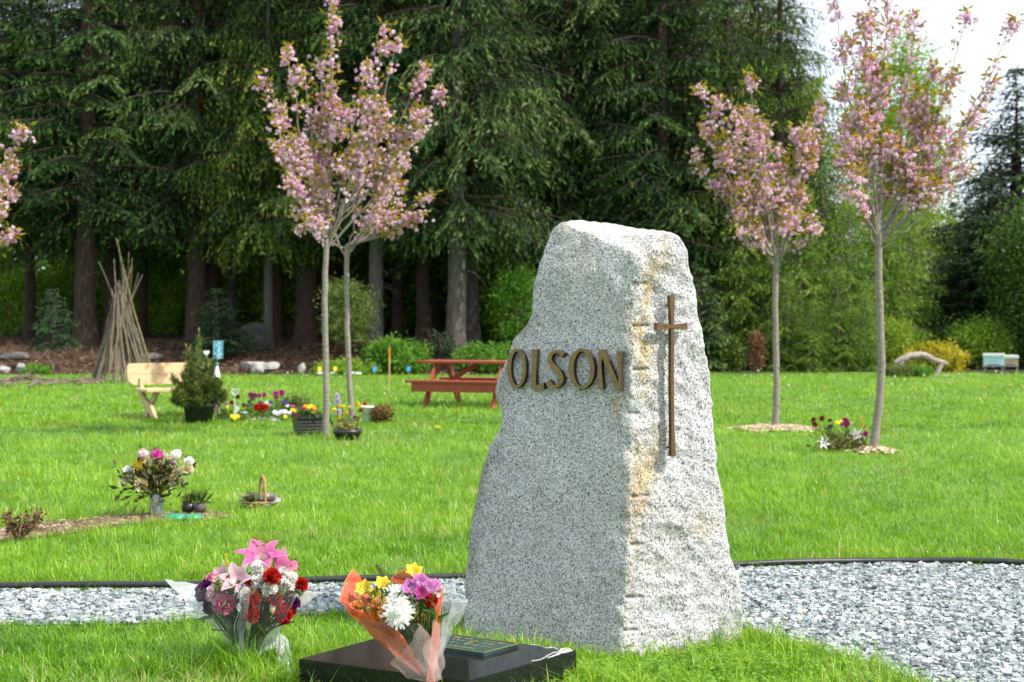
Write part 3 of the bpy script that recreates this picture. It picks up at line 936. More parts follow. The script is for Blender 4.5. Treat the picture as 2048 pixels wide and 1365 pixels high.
shrub("beech_sapling", "dry rusty brown sapling beside the smaller right cherry trunk", gd(1514, 40.5), (0.17, 0.17, 0.62), 50, 40, 0.08, m_rust, 44, cl_r=0.14)
shrub("sage_clump", "grey-green leafy clump at left foot of the log arch", gd(1795, 38.2), (0.55, 0.35, 0.16), 60, 40, 0.07, m_olive, 45, cl_r=0.14)
shrub("sage_clump", "fresh green leafy clump under the middle of the log arch", gd(1838, 38.2), (0.4, 0.3, 0.15), 50, 40, 0.07, m_green, 46, cl_r=0.14)
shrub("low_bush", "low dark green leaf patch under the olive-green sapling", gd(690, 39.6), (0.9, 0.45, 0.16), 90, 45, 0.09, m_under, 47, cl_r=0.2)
shrub("low_bush", "small green weed clump beside the boulder left of the tepee", gd(72, 39.7), (0.35, 0.25, 0.12), 40, 35, 0.07, m_green, 48, cl_r=0.12)

HEDGE = "mixed shrubs along the right forest edge"
for k, (u, d, rx, rz_, mat, lab) in enumerate((
        (1440, 42.5, 0.6, 0.5, m_cedar, "low dark bush right of the granite stone at lawn edge"),
        (1775, 44.0, 0.8, 0.8, m_willow, "yellow-green bush behind left end of log arch"),
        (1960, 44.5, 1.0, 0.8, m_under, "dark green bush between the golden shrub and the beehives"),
        (2020, 45.5, 0.8, 0.8, m_green, "green bush directly behind the beehives"))):
    shrub("hedge_shrub", lab, gd(u, d), (rx, 0.7, rz_), int(190 * rz_) + 40, 46, 0.09, mat, 60 + k, HEDGE, cl_r=0.34, stems=26, shell=0.2)
YC = Kind(conifer("cedar_sapling", "young cedar", "tree", (0, 0, 0), 6, 0.15, 1.5, 150, 0.07, m_feather, m_twig, seed=71, droop=0.35, rise=0.35, hang=0.55, card=(0.15, 0.04), step=0.13, shape=0.6, dead=0))
for (u, d, rz, sc, lab) in (
        (1482, 44.5, 0.2, (0.9, 0.9, 0.95), "young feathery cedar left of the rusty brown sapling"),
        (1535, 45.2, 1.4, (1.0, 1.0, 1.2), "young feathery cedar directly behind the rusty brown sapling"),
        (1600, 44.0, 2.6, (1.05, 1.05, 0.95), "young feathery cedar just right of the smaller cherry trunk"),
        (1648, 45.6, 3.3, (1.0, 1.0, 1.25), "tallest young feathery cedar between the two right cherry trunks"),
        (1700, 44.2, 4.1, (1.0, 1.0, 0.85), "young feathery cedar close left of the largest cherry trunk"),
        (1760, 45.4, 5.2, (1.05, 1.05, 1.0), "young feathery cedar right of the largest cherry trunk"),
        (1818, 46.5, 0.9, (1.0, 1.0, 0.9), "young feathery cedar behind the log arch"),
        (1575, 42.8, 1.9, (0.62, 0.62, 0.48), "small feathery cedar at the lawn edge, close right of the smaller cherry trunk"),
        (1622, 42.4, 3.6, (0.55, 0.55, 0.36), "smallest feathery cedar at the lawn edge between the right cherry trunks"),
        (1676, 42.7, 5.5, (0.62, 0.62, 0.52), "small feathery cedar at lawn edge left of the largest cherry trunk"),
        (1728, 42.6, 2.9, (0.5, 0.5, 0.40), "small feathery cedar at lawn edge hidden by the largest cherry trunk")):
    YC.put(gd(u, d), rz, sc, lab, "young cedars along the right forest edge")

UG = "understory bushes between the forest trunks"
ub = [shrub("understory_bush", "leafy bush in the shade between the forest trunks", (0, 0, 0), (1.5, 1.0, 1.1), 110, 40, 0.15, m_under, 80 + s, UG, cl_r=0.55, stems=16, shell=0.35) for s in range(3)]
spots = [(30, 50), (100, 54), (150, 52), (255, 52), (320, 53), (340, 51), (365, 55), (490, 54), (510, 52), (585, 51), (650, 53), (705, 51), (775, 52), (820, 55),
         (860, 54), (895, 51), (985, 49), (1010, 52), (1060, 47), (20, 56), (-40, 52), (560, 56), (720, 57), (1090, 52), (1420, 50)]
for k, (u, d) in enumerate(spots):
    o = ub[k] if k < 3 else copy_tree(ub[k % 3])
    o.location = tuple(gd(u, d)); o.rotation_euler = (0, 0, rng.uniform(0, 6.28))
    s = rng.uniform(0.8, 1.5); o.scale = (s, s, s * rng.uniform(0.9, 1.5))

# the far side of the wood: one mass of leaves closing the view between the trunks
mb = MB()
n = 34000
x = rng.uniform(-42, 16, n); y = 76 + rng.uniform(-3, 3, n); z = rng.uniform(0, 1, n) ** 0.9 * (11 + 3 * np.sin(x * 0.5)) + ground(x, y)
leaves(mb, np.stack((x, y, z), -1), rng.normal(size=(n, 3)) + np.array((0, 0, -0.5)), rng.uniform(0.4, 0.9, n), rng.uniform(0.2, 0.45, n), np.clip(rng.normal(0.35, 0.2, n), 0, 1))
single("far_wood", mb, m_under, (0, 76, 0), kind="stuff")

# ------------------------------------------------------------------ the granite memorial stone
LEFT = np.array([(1120, 442), (1103, 458), (1087, 495), (1076, 540), (1072, 560), (1066, 590), (1062, 625), (1050, 650), (1031, 672), (1020, 690), (1012, 720), (1001, 750),
                 (993, 775), (994, 795), (1003, 815), (1005, 830), (1000, 850), (985, 880), (972, 910), (958, 950), (950, 990), (942, 1020), (936, 1060), (933, 1100),
                 (930, 1150), (928, 1200), (924, 1250), (920, 1330)], float)
RIGHT = np.array([(1358, 470), (1371, 497), (1380, 530), (1388, 570), (1390, 610), (1395, 640), (1404, 680), (1415, 715), (1422, 760), (1428, 800), (1427, 850), (1425, 890),
                  (1430, 930), (1440, 960), (1449, 1000), (1455, 1040), (1457, 1080), (1465, 1120), (1477, 1160), (1485, 1210), (1490, 1260), (1494, 1290), (1498, 1340)], float)
CORNER = np.array([(1283, 517), (1275, 560), (1268, 600), (1265, 650), (1263, 700), (1262, 750), (1262, 860), (1260, 950), (1258, 1000), (1255, 1100), (1250, 1200), (1243, 1305), (1240, 1350)], float)
E_L, E_R = np.array((-0.87, 0.5)), np.array((0.91, 0.41))
tab = lambda T, v: np.interp(v, T[:, 1], T[:, 0])
dC = lambda v: 6.0 + 0.12 * (1 - (np.asarray(v, float) - 515) / 795)

def ptC(v):
    v = np.asarray(v, float)
    d = dC(v)
    return np.stack(((tab(CORNER, v) - 1024) / F * d, d, CAM_H - (v - HOR) / F * d), -1)
def side_pt(u, v, vc, E):
    C = ptC(vc); k = (u - 1024) / F
    t = (k * C[..., 1] - C[..., 0]) / (E[0] - k * E[1])
    y = C[..., 1] + E[1] * t
    return np.stack((C[..., 0] + E[0] * t, y, CAM_H - (v - HOR) / F * y), -1)

def make_stone():
    N = 330
    s = np.linspace(0, 1, N)
    vL, vC, vR = 442 + s * (1325 - 442), 517 + s * (1350 - 517), 471 + s * (1335 - 471)
    PC = ptC(vC)
    PL = side_pt(tab(LEFT, vL), vL, vC, E_L)
    PR = side_pt(tab(RIGHT, vR), vR, vC, E_R)
    PBL = PL + np.array((0.16, 0.34, 0)); PBR = PR + np.array((-0.12, 0.36, 0))
    zb = lambda u0, v0, P: CAM_H - (v0 - HOR) / F * P[0, 1]
    PBL[:, 2] = zb(0, 446, PBL) + (PL[-1, 2] - zb(0, 446, PBL)) * s
    PBR[:, 2] = zb(0, 461, PBR) + (PR[-1, 2] - zb(0, 461, PBR)) * s
    segs = ((PL, PC, 116), (PC, PR, 96), (PR, PBR, 26), (PBR, PBL, 40), (PBL, PL, 24))
    cols, kind = [], []
    for q, (A, B, n) in enumerate(segs):
        t = np.linspace(0, 1, n, endpoint=False)
        cols.append(A[:, None, :] * (1 - t)[None, :, None] + B[:, None, :] * t[None, :, None])
        kind += [q] * n
    G = np.concatenate(cols, 1)                # rows x columns
    M = G.shape[1]; kind = np.array(kind)
    ring = G[0]; cen = ring.mean(0)
    K = 46
    caps = [cen + (ring - cen) * (1 - k / K) for k in range(1, K)]
    V = np.concatenate((G.reshape(-1, 3), np.concatenate(caps), cen[None]))
    i = np.arange(N - 1)[:, None] * M; j = np.arange(M)[None, :]; j2 = (j + 1) % M
    Q = [np.stack((i + j, i + M + j, i + M + j2, i + j2), -1).reshape(-1, 4)]
    base = N * M; prev = np.arange(M)
    for k in range(K - 1):
        cur = base + k * M + np.arange(M)
        Q.append(np.stack((prev, np.roll(prev, -1), np.roll(cur, -1), cur), -1))
        prev = cur
    T = np.stack((prev, np.roll(prev, -1), np.full(M, len(V) - 1)), -1)
    Q = np.concatenate(Q)
    me = bpy.data.meshes.new("tmp")
    me.from_pydata(V.tolist(), [], Q.tolist() + T.tolist())
    bm = bmesh.new(); bm.from_mesh(me)
    for _ in range(14):
        bmesh.ops.smooth_vert(bm, verts=bm.verts, factor=0.5, use_axis_x=True, use_axis_y=True, use_axis_z=True)
    bm.normal_update()
    bmesh.ops.recalc_face_normals(bm, faces=bm.faces)
    bm.normal_update()
    V = np.array([v.co[:] for v in bm.verts]); Nn = np.array([v.normal[:] for v in bm.verts])
    bm.free()
    top = np.zeros(len(V), bool); top[N * M:] = True
    kk = np.concatenate((np.tile(kind, N), np.tile(kind, K - 1), [1])); 
    rough = np.where(top, 0.8, np.where(kk == 0, 0.33, 1.0))
    ua = 1024 + V[:, 0] / V[:, 1] * F; va = HOR + (CAM_H - V[:, 2]) / V[:, 1] * F
    cu = tab(CORNER, va)
    rough = np.maximum(rough, 0.9 * np.exp(-((ua - cu) / 26) ** 2) * (~top))
    # silhouettes come from the outline tables: keep the broad waves small there
    n1, n2, n3, n4 = (vnoise(V, sc, sd) for sc, sd in ((3.2, 1), (9, 5), (26, 9), (70, 4)))
    ridged = lambda n: 1 - 2 * np.abs(n)
    dsp = rough * (0.016 * n1 + 0.014 * ridged(n2) * 0.7 + 0.006 * n3 + 0.0028 * n4)
    # big chipped hollows on the sunny face and the scalloped upper edge
    for (u0, v0, ru, rv, a) in ((1300, 600, 30, 60, -0.02), (1300, 920, 34, 50, -0.018), (1385, 640, 30, 60, 0.015), (1420, 900, 40, 80, 0.012), (1330, 1010, 60, 50, 0.012), (1300, 1230, 50, 60, -0.012), (1180, 540, 70, 60, 0.008), (1060, 800, 50, 40, -0.006), (1150, 640, 90, 40, -0.006)):
        dsp += a * np.exp(-((ua - u0) / ru) ** 2 - ((va - v0) / rv) ** 2) * (~top)
    # drill notches of the quarry along the corner
    front = (kk <= 1) & (~top)
    notch = np.zeros(len(V))
    for (u0, u1, v0) in ((1266, 1298, 569), (1264, 1301, 653), (1266, 1297, 740), (1256, 1282, 828), (1264, 1300, 994), (1262, 1290, 1090), (1252, 1286, 1196), (1246, 1280, 1262)):
        inn = smooth(u0 - 4, u0 + 2, ua) * (1 - smooth(u1 - 5, u1 + 2, ua))
        notch = np.maximum(notch, inn * np.exp(-((va - v0 - (ua - u0) * -0.05) / 3.6) ** 2) * front)
    dsp -= 0.013 * notch * (0.45 + 0.8 * vnoise2(ua, va, 0.02, 3))
    V = V + Nn * dsp[:, None]
    # hollow under the foot of the corner
    # iron stain and lichen: a band of its own shape beside the drilled corner
    sn = 0.5 + 0.5 * vnoise(V * (1, 1, 0.45), 10, 3) + 0.25 * vnoise(V, 22, 8)
    band = np.exp(-((ua - cu - 28) / 34) ** 2)
    runs = 1.1 * np.exp(-((va - 640) / 130) ** 2) + 1.0 * np.exp(-((va - 960) / 130) ** 2) + 0.35
    st = 0.75 * band * runs * smooth(0.25, 0.85, sn)
    st = np.maximum(st, 0.5 * np.exp(-((ua - 1395) / 40) ** 2 - ((va - 1070) / 50) ** 2) * smooth(0.4, 0.8, sn))
    st = np.maximum(st, 0.75 * np.exp(-((ua - 1235) / 22) ** 2 - ((va - 815) / 26) ** 2) * smooth(0.3, 0.7, sn))
    st = np.maximum(st, 0.35 * top * smooth(0.35, 0.75, sn))
    st = np.maximum(st, 0.22 * (kk == 0) * smooth(700, 500, va) * smooth(0.4, 0.8, sn))
    st[~(front | top)] *= 0.3
    li = smooth(0.55, 0.9, 0.5 + 0.5 * vnoise(V, 13, 21)) * np.exp(-((ua - cu - 16) / 40) ** 2) * front * (0.35 + runs * 0.5)
    li = np.maximum(li, 0.55 * (kk == 0) * np.exp(-((ua - tab(LEFT, va)) / 24) ** 2) * smooth(0.3, 0.8, sn))
    li = np.maximum(li, 0.45 * notch)
    me2 = bpy.data.meshes.new("boulder")
    loc = np.array((0.45, 6.3, 0.0))
    me2.from_pydata((V - loc).tolist(), [], Q.tolist() + T.tolist())
    for nm, arr in (("stain", st), ("lichen", li)):
        a = me2.attributes.new(nm, 'FLOAT', 'POINT'); a.data.foreach_set("value", np.clip(arr, 0, 1).astype(np.float32))
    bm = bmesh.new(); bm.from_mesh(me2); bmesh.ops.recalc_face_normals(bm, faces=bm.faces); bm.to_mesh(me2); bm.free()
    for p in me2.polygons: p.use_smooth = True
    return me2, loc

m_gran, nt, b = new_mat("speckled_granite")
def nd(t): return nt.nodes.new(t)
tc = nd("ShaderNodeTexCoord")
def nz(scale, detail, rough=0.6):
    n = nd("ShaderNodeTexNoise"); n.inputs["Scale"].default_value = scale; n.inputs["Detail"].default_value = detail; n.inputs["Roughness"].default_value = rough
    nt.links.new(tc.outputs["Object"], n.inputs["Vector"]); return n
def mixc(a, bcol, fac, mode='MIX'):
    m = nd("ShaderNodeMix"); m.data_type = 'RGBA'; m.blend_type = mode
    for s, val in (("A", a), ("B", bcol)):
        if isinstance(val, tuple): m.inputs[s].default_value = (*val, 1)
        else: nt.links.new(val, m.inputs[s])
    if isinstance(fac, float): m.inputs["Factor"].default_value = fac
    else: nt.links.new(fac, m.inputs["Factor"])
    return m.outputs["Result"]
g1, g2, g3 = nz(160, 2, 0.6), nz(85, 4, 0.7), nz(4, 5)
fl = ramp_node(nt, [(0.395, (1, 1, 1)), (0.435, (0, 0, 0))]); nt.links.new(g1.outputs["Fac"], fl.inputs["Fac"])
mid = ramp_node(nt, [(0.36, (0.31, 0.305, 0.325)), (0.54, (0.62, 0.61, 0.62))]); nt.links.new(g2.outputs["Fac"], mid.inputs["Fac"])
vo = nd("ShaderNodeTexVoronoi"); vo.inputs["Scale"].default_value = 130; nt.links.new(tc.outputs["Object"], vo.inputs["Vector"])
vr = ramp_node(nt, [(0.0, (0.75, 0.76, 0.78)), (0.6, (1.0, 1.0, 1.0)), (1.0, (1.12, 1.10, 1.06))])
sp = nd("ShaderNodeSeparateColor"); nt.links.new(vo.outputs["Color"], sp.inputs["Color"]); nt.links.new(sp.outputs["Red"], vr.inputs["Fac"])
c = mixc(mid.outputs["Color"], vr.outputs["Color"], 1.0, 'MULTIPLY')
c = mixc(c, (0.04, 0.04, 0.043), fl.outputs["Color"])
blot = ramp_node(nt, [(0.3, (0.86, 0.86, 0.85)), (0.7, (1.06, 1.06, 1.06))]); nt.links.new(g3.outputs["Fac"], blot.inputs["Fac"])
c = mixc(c, blot.outputs["Color"], 1.0, 'MULTIPLY')
a1 = nd("ShaderNodeAttribute"); a1.attribute_name = "stain"
a2 = nd("ShaderNodeAttribute"); a2.attribute_name = "lichen"
och = mixc(c, (0.93, 0.73, 0.38), 1.0, 'MULTIPLY')
c = mixc(c, och, a1.outputs["Fac"])
lic = mixc(c, (0.36, 0.33, 0.20), 1.0, 'MULTIPLY')
c = mixc(c, lic, a2.outputs["Fac"])
nt.links.new(c, b.inputs["Base Color"])
b.inputs["Roughness"].default_value = 0.85
b.inputs["Specular IOR Level"].default_value = 0.3
bump(nt, b, g2.outputs["Fac"], 0.55, 0.012)

me_stone, STONE_LOC = make_stone()
me_stone.materials.append(m_gran)
memorial = thing("memorial_stone", STONE_LOC, "tall rough granite memorial stone with bronze letters OLSON and a slim bronze cross", "memorial stone")
o = bpy.data.objects.new("boulder", me_stone); COL.objects.link(o); o.parent = memorial

m_bronze = mottled("aged_bronze", (0.15, 0.098, 0.032), (0.23, 0.155, 0.055), 60, 0.42, 0.15, 0.002, spec=0.5, metal=0.55)
m_oxide = mottled("oxidised_bronze_sides", (0.022, 0.016, 0.012), (0.045, 0.032, 0.022), 60, 0.6, 0.15, 0.002, spec=0.3)
m_bronze_dk = mottled("dark_bronze", (0.10, 0.055, 0.024), (0.165, 0.095, 0.045), 60, 0.42, 0.15, 0.002, spec=0.5, metal=0.55)

def plane_from(p0, dx, dz, off):
    n = unit(np.cross(dx, dz))
    if n[1] > 0: n = -n
    return p0 + n * off, n
def on_plane(u, v, pl):
    p0, n = pl
    ray = np.array(((u - 1024) / F, 1.0, -(v - HOR) / F)); o_ = np.array((0, 0, CAM_H))
    return o_ + ray * (np.dot(p0 - o_, n) / np.dot(ray, n))
LP = plane_from(ptC(740), np.array((E_L[0], E_L[1], 0)), ptC(690) - ptC(790), 0.033)
RP = plane_from(ptC(740), np.array((E_R[0], E_R[1], 0)), ptC(690) - ptC(790), 0.050)

def letter(polys, holes=None):
    mb = MB()
    for q, poly in enumerate(polys):
        pl = (LP[0] + LP[1] * 0.0018 * q, LP[1])
        P = [on_plane(u, v, pl) for u, v in poly]
        H = [on_plane(u, v, pl) for u, v in holes] if holes else None
        prism(mb, P, -LP[1] * 0.027, holes=H)
    o = part("letter", mb, m_bronze, memorial)
    o.data.materials.append(m_oxide)                 # brushed faces, dark oxidised sides
    for f in o.data.polygons:
        if abs(np.dot(np.array(f.normal), LP[1])) < 0.7: f.material_index = 1
ell = lambda cu, cv, a, bb, n=44: [(cu + a * math.cos(t), cv + bb * math.sin(t)) for t in np.linspace(0, 2 * math.pi, n, endpoint=False)]
letter([ell(1033, 737, 19.5, 39.5)], ell(1033.5, 737, 11.5, 34))
letter([[(1063, 699), (1074, 699), (1072, 735), (1071.5, 770.5), (1084, 769), (1087.5, 765.5), (1087.5, 778.5), (1061.5, 777.5), (1064.5, 735)]])
cl = polyline([(1127, 711), (1117, 703.5), (1105, 706), (1099, 718), (1106, 732), (1117, 745), (1123, 758), (1117.5, 770), (1106, 773), (1095, 763)], 44)
tg = unit(np.gradient(cl, axis=0)); nn = np.column_stack((-tg[:, 1], tg[:, 0]))
wd = np.interp(np.linspace(0, 1, 44), (0, 0.12, 0.3, 0.5, 0.7, 0.88, 1), (5.4, 3.0, 4.0, 5.2, 4.2, 3.0, 5.6))[:, None]
letter([np.vstack((cl + nn * wd, (cl - nn * wd)[::-1])).tolist()])
letter([ell(1163, 738, 26, 40.5)], ell(1163.5, 738, 16.5, 34.5))
letter([[(1196, 704), (1203, 704), (1203, 740), (1206.5, 778.5), (1195, 778.5), (1197.5, 740)],
        [(1196, 699), (1208, 699), (1243, 781), (1232.5, 781)],
        [(1234, 702.5), (1244.5, 702.5), (1241.5, 740), (1243, 780), (1236.5, 776), (1236.8, 740)]])
mb = MB()
P = [on_plane(u, v, RP) for u, v in ((1339.5, 591), (1350, 591), (1348.3, 640), (1348, 760), (1349, 860), (1352, 913), (1343, 913), (1343.2, 860), (1342, 760), (1342.5, 640))]
prism(mb, P, -RP[1] * 0.024)
RP2 = (RP[0] + RP[1] * 0.004, RP[1])
P = [on_plane(u, v, RP2) for u, v in ((1314, 646), (1318, 645.5), (1345, 650.5), (1375, 646), (1375, 659), (1345, 656.5), (1318, 661), (1314, 660))]
prism(mb, P, -RP[1] * 0.026)
for (u, v) in ((1345, 610), (1345, 895), (1345, 655)):
    q = on_plane(u, v, RP)
    tube(mb, [q - RP[1] * 0.015, q - RP[1] * 0.08], 0.005, 6)
part("cross", mb, m_bronze_dk, memorial)

# ------------------------------------------------------------------ the polished slab with its plaque
m_blackgran, nt2, b2 = new_mat("polished_black_granite")
n_ = noise_node(nt2, 260, 2); r_ = ramp_node(nt2, [(0.5, (0.006, 0.007, 0.008)), (0.72, (0.035, 0.037, 0.04)), (0.8, (0.10, 0.10, 0.11))])
nt2.links.new(n_.outputs["Fac"], r_.inputs["Fac"]); nt2.links.new(r_.outputs["Color"], b2.inputs["Base Color"])
b2.inputs["Roughness"].default_value = 0.10; b2.inputs["Specular IOR Level"].default_value = 0.55

def zp(u, v, z):
    d = (CAM_H - z) * F / (v - HOR)
    return np.array(((u - 1024) / F * d, d, z))

slab_c = SLAB.mean(0)
slab = thing("grave_slab", (slab_c[0], slab_c[1], 0), "polished black granite slab lying in the grass before the memorial stone", "grave slab")
bm = bmesh.new()
f = bm.faces.new([bm.verts.new((p[0], p[1], SLAB_Z)) for p in SLAB])
ex = bmesh.ops.extrude_face_region(bm, geom=[f])
bmesh.ops.translate(bm, vec=(0, 0, -0.2), verts=[g for g in ex["geom"] if isinstance(g, bmesh.types.BMVert)])
bmesh.ops.recalc_face_normals(bm, faces=bm.faces)
bmesh.ops.bevel(bm, geom=list(bm.edges), offset=0.004, segments=2, affect='EDGES')
mb = MB(); add_bm(mb, bm)
part("granite_block", mb, m_blackgran, slab)
m_green_br = mottled("green_patinated_bronze", (0.012, 0.045, 0.040), (0.03, 0.085, 0.07), 40, 0.35, 0.2, 0.002, spec=0.5, metal=0.2)
m_gold = plain("gold_raised_metal", (0.30, 0.23, 0.10), 0.45, 0.5)
zpl = SLAB_Z + 0.014
pc = [zp(829, 1287.5, zpl), zp(967, 1307, zpl), zp(1037, 1286.5, zpl), zp(904, 1269.5, zpl)]
mb = MB(); prism(mb, pc, (0, 0, -0.0135))
plaque = part("plaque", mb, m_green_br, slab)
mb = MB()
ex_, ey_ = (pc[1] - pc[0]), (pc[3] - pc[0])
pp = lambda a, bb, dz=0.001: pc[0] + ex_ * a + ey_ * bb + np.array((0, 0, dz))
lx, ly = unit(ex_), unit(ey_)
for a, bb, L_, W_ in ((0.5, 0.015, 0.97, 0), (0.5, 0.985, 0.97, 0), (0.012, 0.5, 0, 0.94), (0.988, 0.5, 0, 0.94)):
    if L_: box(mb, pp(a, bb), (np.linalg.norm(ex_) * L_, 0.004, 0.004), lx)
    else: box(mb, pp(a, bb), (np.linalg.norm(ey_) * W_, 0.004, 0.004), ly)
part("rim", mb, m_gold, plaque)
mb = MB()
for r0, (a0, a1) in ((0.84, (0.12, 0.44)), (0.84, (0.58, 0.9)), (0.66, (0.2, 0.36)), (0.66, (0.64, 0.82)), (0.44, (0.14, 0.4)), (0.44, (0.6, 0.88)), (0.2, (0.25, 0.75))):
    a = a0
    while a < a1:
        w_ = rng.uniform(0.008, 0.02)
        k = rng.integers(3)
        h_ = rng.uniform(0.008, 0.013)
        tube(mb, [pp(a, r0 - 0.03), pp(a + w_ * 0.5 * (k - 1), r0 + 0.035)], 0.0009, 4)
        if k: tube(mb, [pp(a, r0 + 0.03 * (k - 1)), pp(a + w_, r0 + 0.03 * (k - 1.6))], 0.0009, 4)
        a += w_ + rng.uniform(0.008, 0.02) * (1 + 1.5 * (rng.random() < 0.2))
part("raised_lettering", mb, m_gold, plaque)
mb = MB()
box(mb, pp(0.5, 0.58), (0.075, 0.007, 0.005), ly); box(mb, pp(0.5, 0.66, 0.0016), (0.045, 0.007, 0.005), lx)
part("emblem", mb, m_gold, plaque)
m_white = plain("white_paint", (0.72, 0.72, 0.70), 0.6)
mb = MB()
vine = lambda pts, r=0.0015: tube(mb, polyline([zp(u, v, SLAB_Z + 0.0008) for u, v in pts], 26), np.linspace(r * 0.6, r, 26), 5)
vine([(1060, 1289), (1078, 1291), (1092, 1296), (1106, 1295.5), (1120, 1301), (1138, 1299), (1145, 1302)])
vine([(1063, 1322), (1080, 1319.5), (1092, 1314), (1104, 1314), (1116, 1307), (1132, 1305), (1144, 1301)])
vine([(1100, 1294), (1112, 1297), (1122, 1304), (1134, 1303), (1141, 1299), (1131, 1297), (1120, 1299)])
vine([(1096, 1317), (1108, 1311), (1116, 1310), (1126, 1303), (1136, 1301)])
vine([(1092, 1312), (1100, 1309), (1108, 1305), (1118, 1304), (1124, 1300)])
part("engraved_vine", mb, m_white, slab)

# ------------------------------------------------------------------ cherry trees in blossom
m_cbark = mottled("pale_cherry_bark", (0.15, 0.125, 0.10), (0.31, 0.27, 0.23), 30, 0.8, 0.5, 0.006, 5, stretch=(0.6, 0.6, 2.5))
m_blos = leafy("cherry_blossom", [(0.0, (0.60, 0.27, 0.46)), (0.3, (0.75, 0.46, 0.63)), (0.6, (0.83, 0.61, 0.74)), (1.0, (0.90, 0.79, 0.86))], 0.35, 0.6, 0.2, tint=(1.1, 0.95, 1.0))
m_cleaf = leafy("bronze_cherry_leaves", [(0.0, (0.15, 0.20, 0.018)), (0.45, (0.33, 0.31, 0.03)), (0.75, (0.48, 0.30, 0.035)), (1.0, (0.52, 0.17, 0.04))], 0.45, 0.4, 0.4, tint=(1.2, 1.0, 0.5))

def cherry(label, base, base_r, fork, tips, d, seed, bend=(0, 0), density=1.0, bare=(), spread=0.5):
    g = np.random.default_rng(seed)
    B = np.asarray(base, float)
    Fk = at(fork[0], fork[1], d)
    t = thing("cherry_tree", B, label, "tree", "young cherry trees in pink blossom")
    tk = MB()
    k = 16
    s = np.linspace(0, 1, k)
    tp = B + (Fk - B) * s[:, None]
    tp[:, 0] += np.sin(s * np.pi) * bend[0] + np.sin(s * np.pi * 2) * bend[1] + g.normal(0, 0.003, k)
    tp = np.vstack((tp[0] - (0, 0, 0.12), tp))
    rr = np.interp(np.linspace(0, 1, k + 1), (0, 0.06, 0.15, 1), (base_r * 1.35, base_r * 1.3, base_r, base_r * 0.82))
    tube(tk, tp, rr * (1 + g.normal(0, 0.02, k + 1)), 12)
    for _ in range(14):                               # knots left by pruned shoots
        q = g.uniform(0.12, 0.95); p = tp[1] + (tp[-1] - tp[1]) * q; p[0] += np.sin(q * np.pi) * bend[0] + np.sin(q * np.pi * 2) * bend[1]
        a = g.uniform(0, 6.28); dv = np.array((math.cos(a), math.sin(a), 0.3))
        tube(tk, [p + dv * base_r * 0.6, p + dv * (base_r * 1.08 + 0.006)], (0.011, 0.007), 6)
    part("trunk", tk, m_cbark, t, True)
    br = MB(); SP, SD = [], []                        # blossom spots along the shoots
    for q, tip in enumerate(tips):
        thin = q in bare
        off = g.uniform(-spread, spread)
        E = at(tip[0], tip[1], d + off)
        st = Fk - np.array((0, 0, g.uniform(0, 0.22)))
        L = np.linalg.norm(E - st)
        out = E - st
        ctrl = st + out * 0.42 + np.array((out[0] * 0.12, out[1] * 0.1, -0.08 * L))
        cv = bezier(st, ctrl, E, 14)
        cv[2:-1] += g.normal(0, 0.012, (11, 3))
        tube(br, cv, np.linspace(0.017 if not thin else 0.01, 0.004, 14), 6)
        def spots(curve, t0, n):
            tt = np.sort(g.uniform(t0, 1.0, n))
            idx = tt * (len(curve) - 1); i0 = np.minimum(idx.astype(int), len(curve) - 2); fr = (idx - i0)[:, None]
            P_ = curve[i0] * (1 - fr) + curve[i0 + 1] * fr
            SP.append(P_); SD.append(np.repeat(unit(curve[-1] - curve[0])[None], n, 0))
        if thin:
            spots(cv, 0.75, int(5 * density)); spots(cv, 0.96, 2)
        else:
            spots(cv, 0.42, max(3, int(L * 5.2 * density))); spots(cv, 0.93, 3)
        for w in range(max(1, int(L * 1.5)) if not thin else 1):
            f0 = g.uniform(0.3, 0.9); p = cv[int(f0 * 13)]
            dv = unit(unit(out) + g.normal(0, 0.55, 3) + np.array((0, 0, 0.25)))
            l = g.uniform(0.22, 0.5) * (1.15 - 0.5 * f0)
            sc = bezier(p, p + dv * l * 0.5 + np.array((0, 0, -0.02)), p + dv * l + np.array((0, 0, 0.04)), 6)
            tube(br, sc, np.linspace(0.007, 0.003, 6), 5)
            spots(sc, 0.35, 3 if not thin else 1)
    part("branches", br, m_cbark, t, True)
    SP, SD = np.concatenate(SP), np.concatenate(SD)
    # flowers hang in bunches of four to seven; leaves stand above them
    bl = MB(); lf = MB()
    Cs, Rs = [], []
    for p in SP:
        if g.random() < 0.84:
            m = g.integers(5, 12)
            c = p + np.array((0, 0, -0.035)) + g.normal(0, 0.046, (m, 3))
            Cs.append(c); Rs.append(np.full(m, g.normal(0.55, 0.14)))
    C = np.concatenate(Cs); rr = np.clip(np.concatenate(Rs) + g.normal(0, 0.1, len(C)), 0, 1)
    pompons(bl, C, g.uniform(0.024, 0.036, len(C)), 15, rr)
    part("blossoms", bl, m_blos, t)
    m = 7
    P_ = np.repeat(SP, m, 0) + g.normal(0, 0.04, (len(SP) * m, 3))
    D_ = g.normal(0, 0.8, (len(P_), 3)); D_[:, 2] = D_[:, 2] * 0.5 + 0.1; D_ += 0.5 * np.repeat(SD, m, 0)
    D_ = unit(D_); D_[:, 2] -= 0.15
    keep = g.random(len(P_)) < 0.85
    n_ = keep.sum()
    leaves(lf, P_[keep] + D_[keep] * 0.02, D_[keep], g.uniform(0.06, 0.125, n_), g.uniform(0.028, 0.046, n_), np.clip(g.normal(0.45, 0.24, n_), 0, 1), fold=0.2)
    part("foliage", lf, m_cleaf, t)
    return t

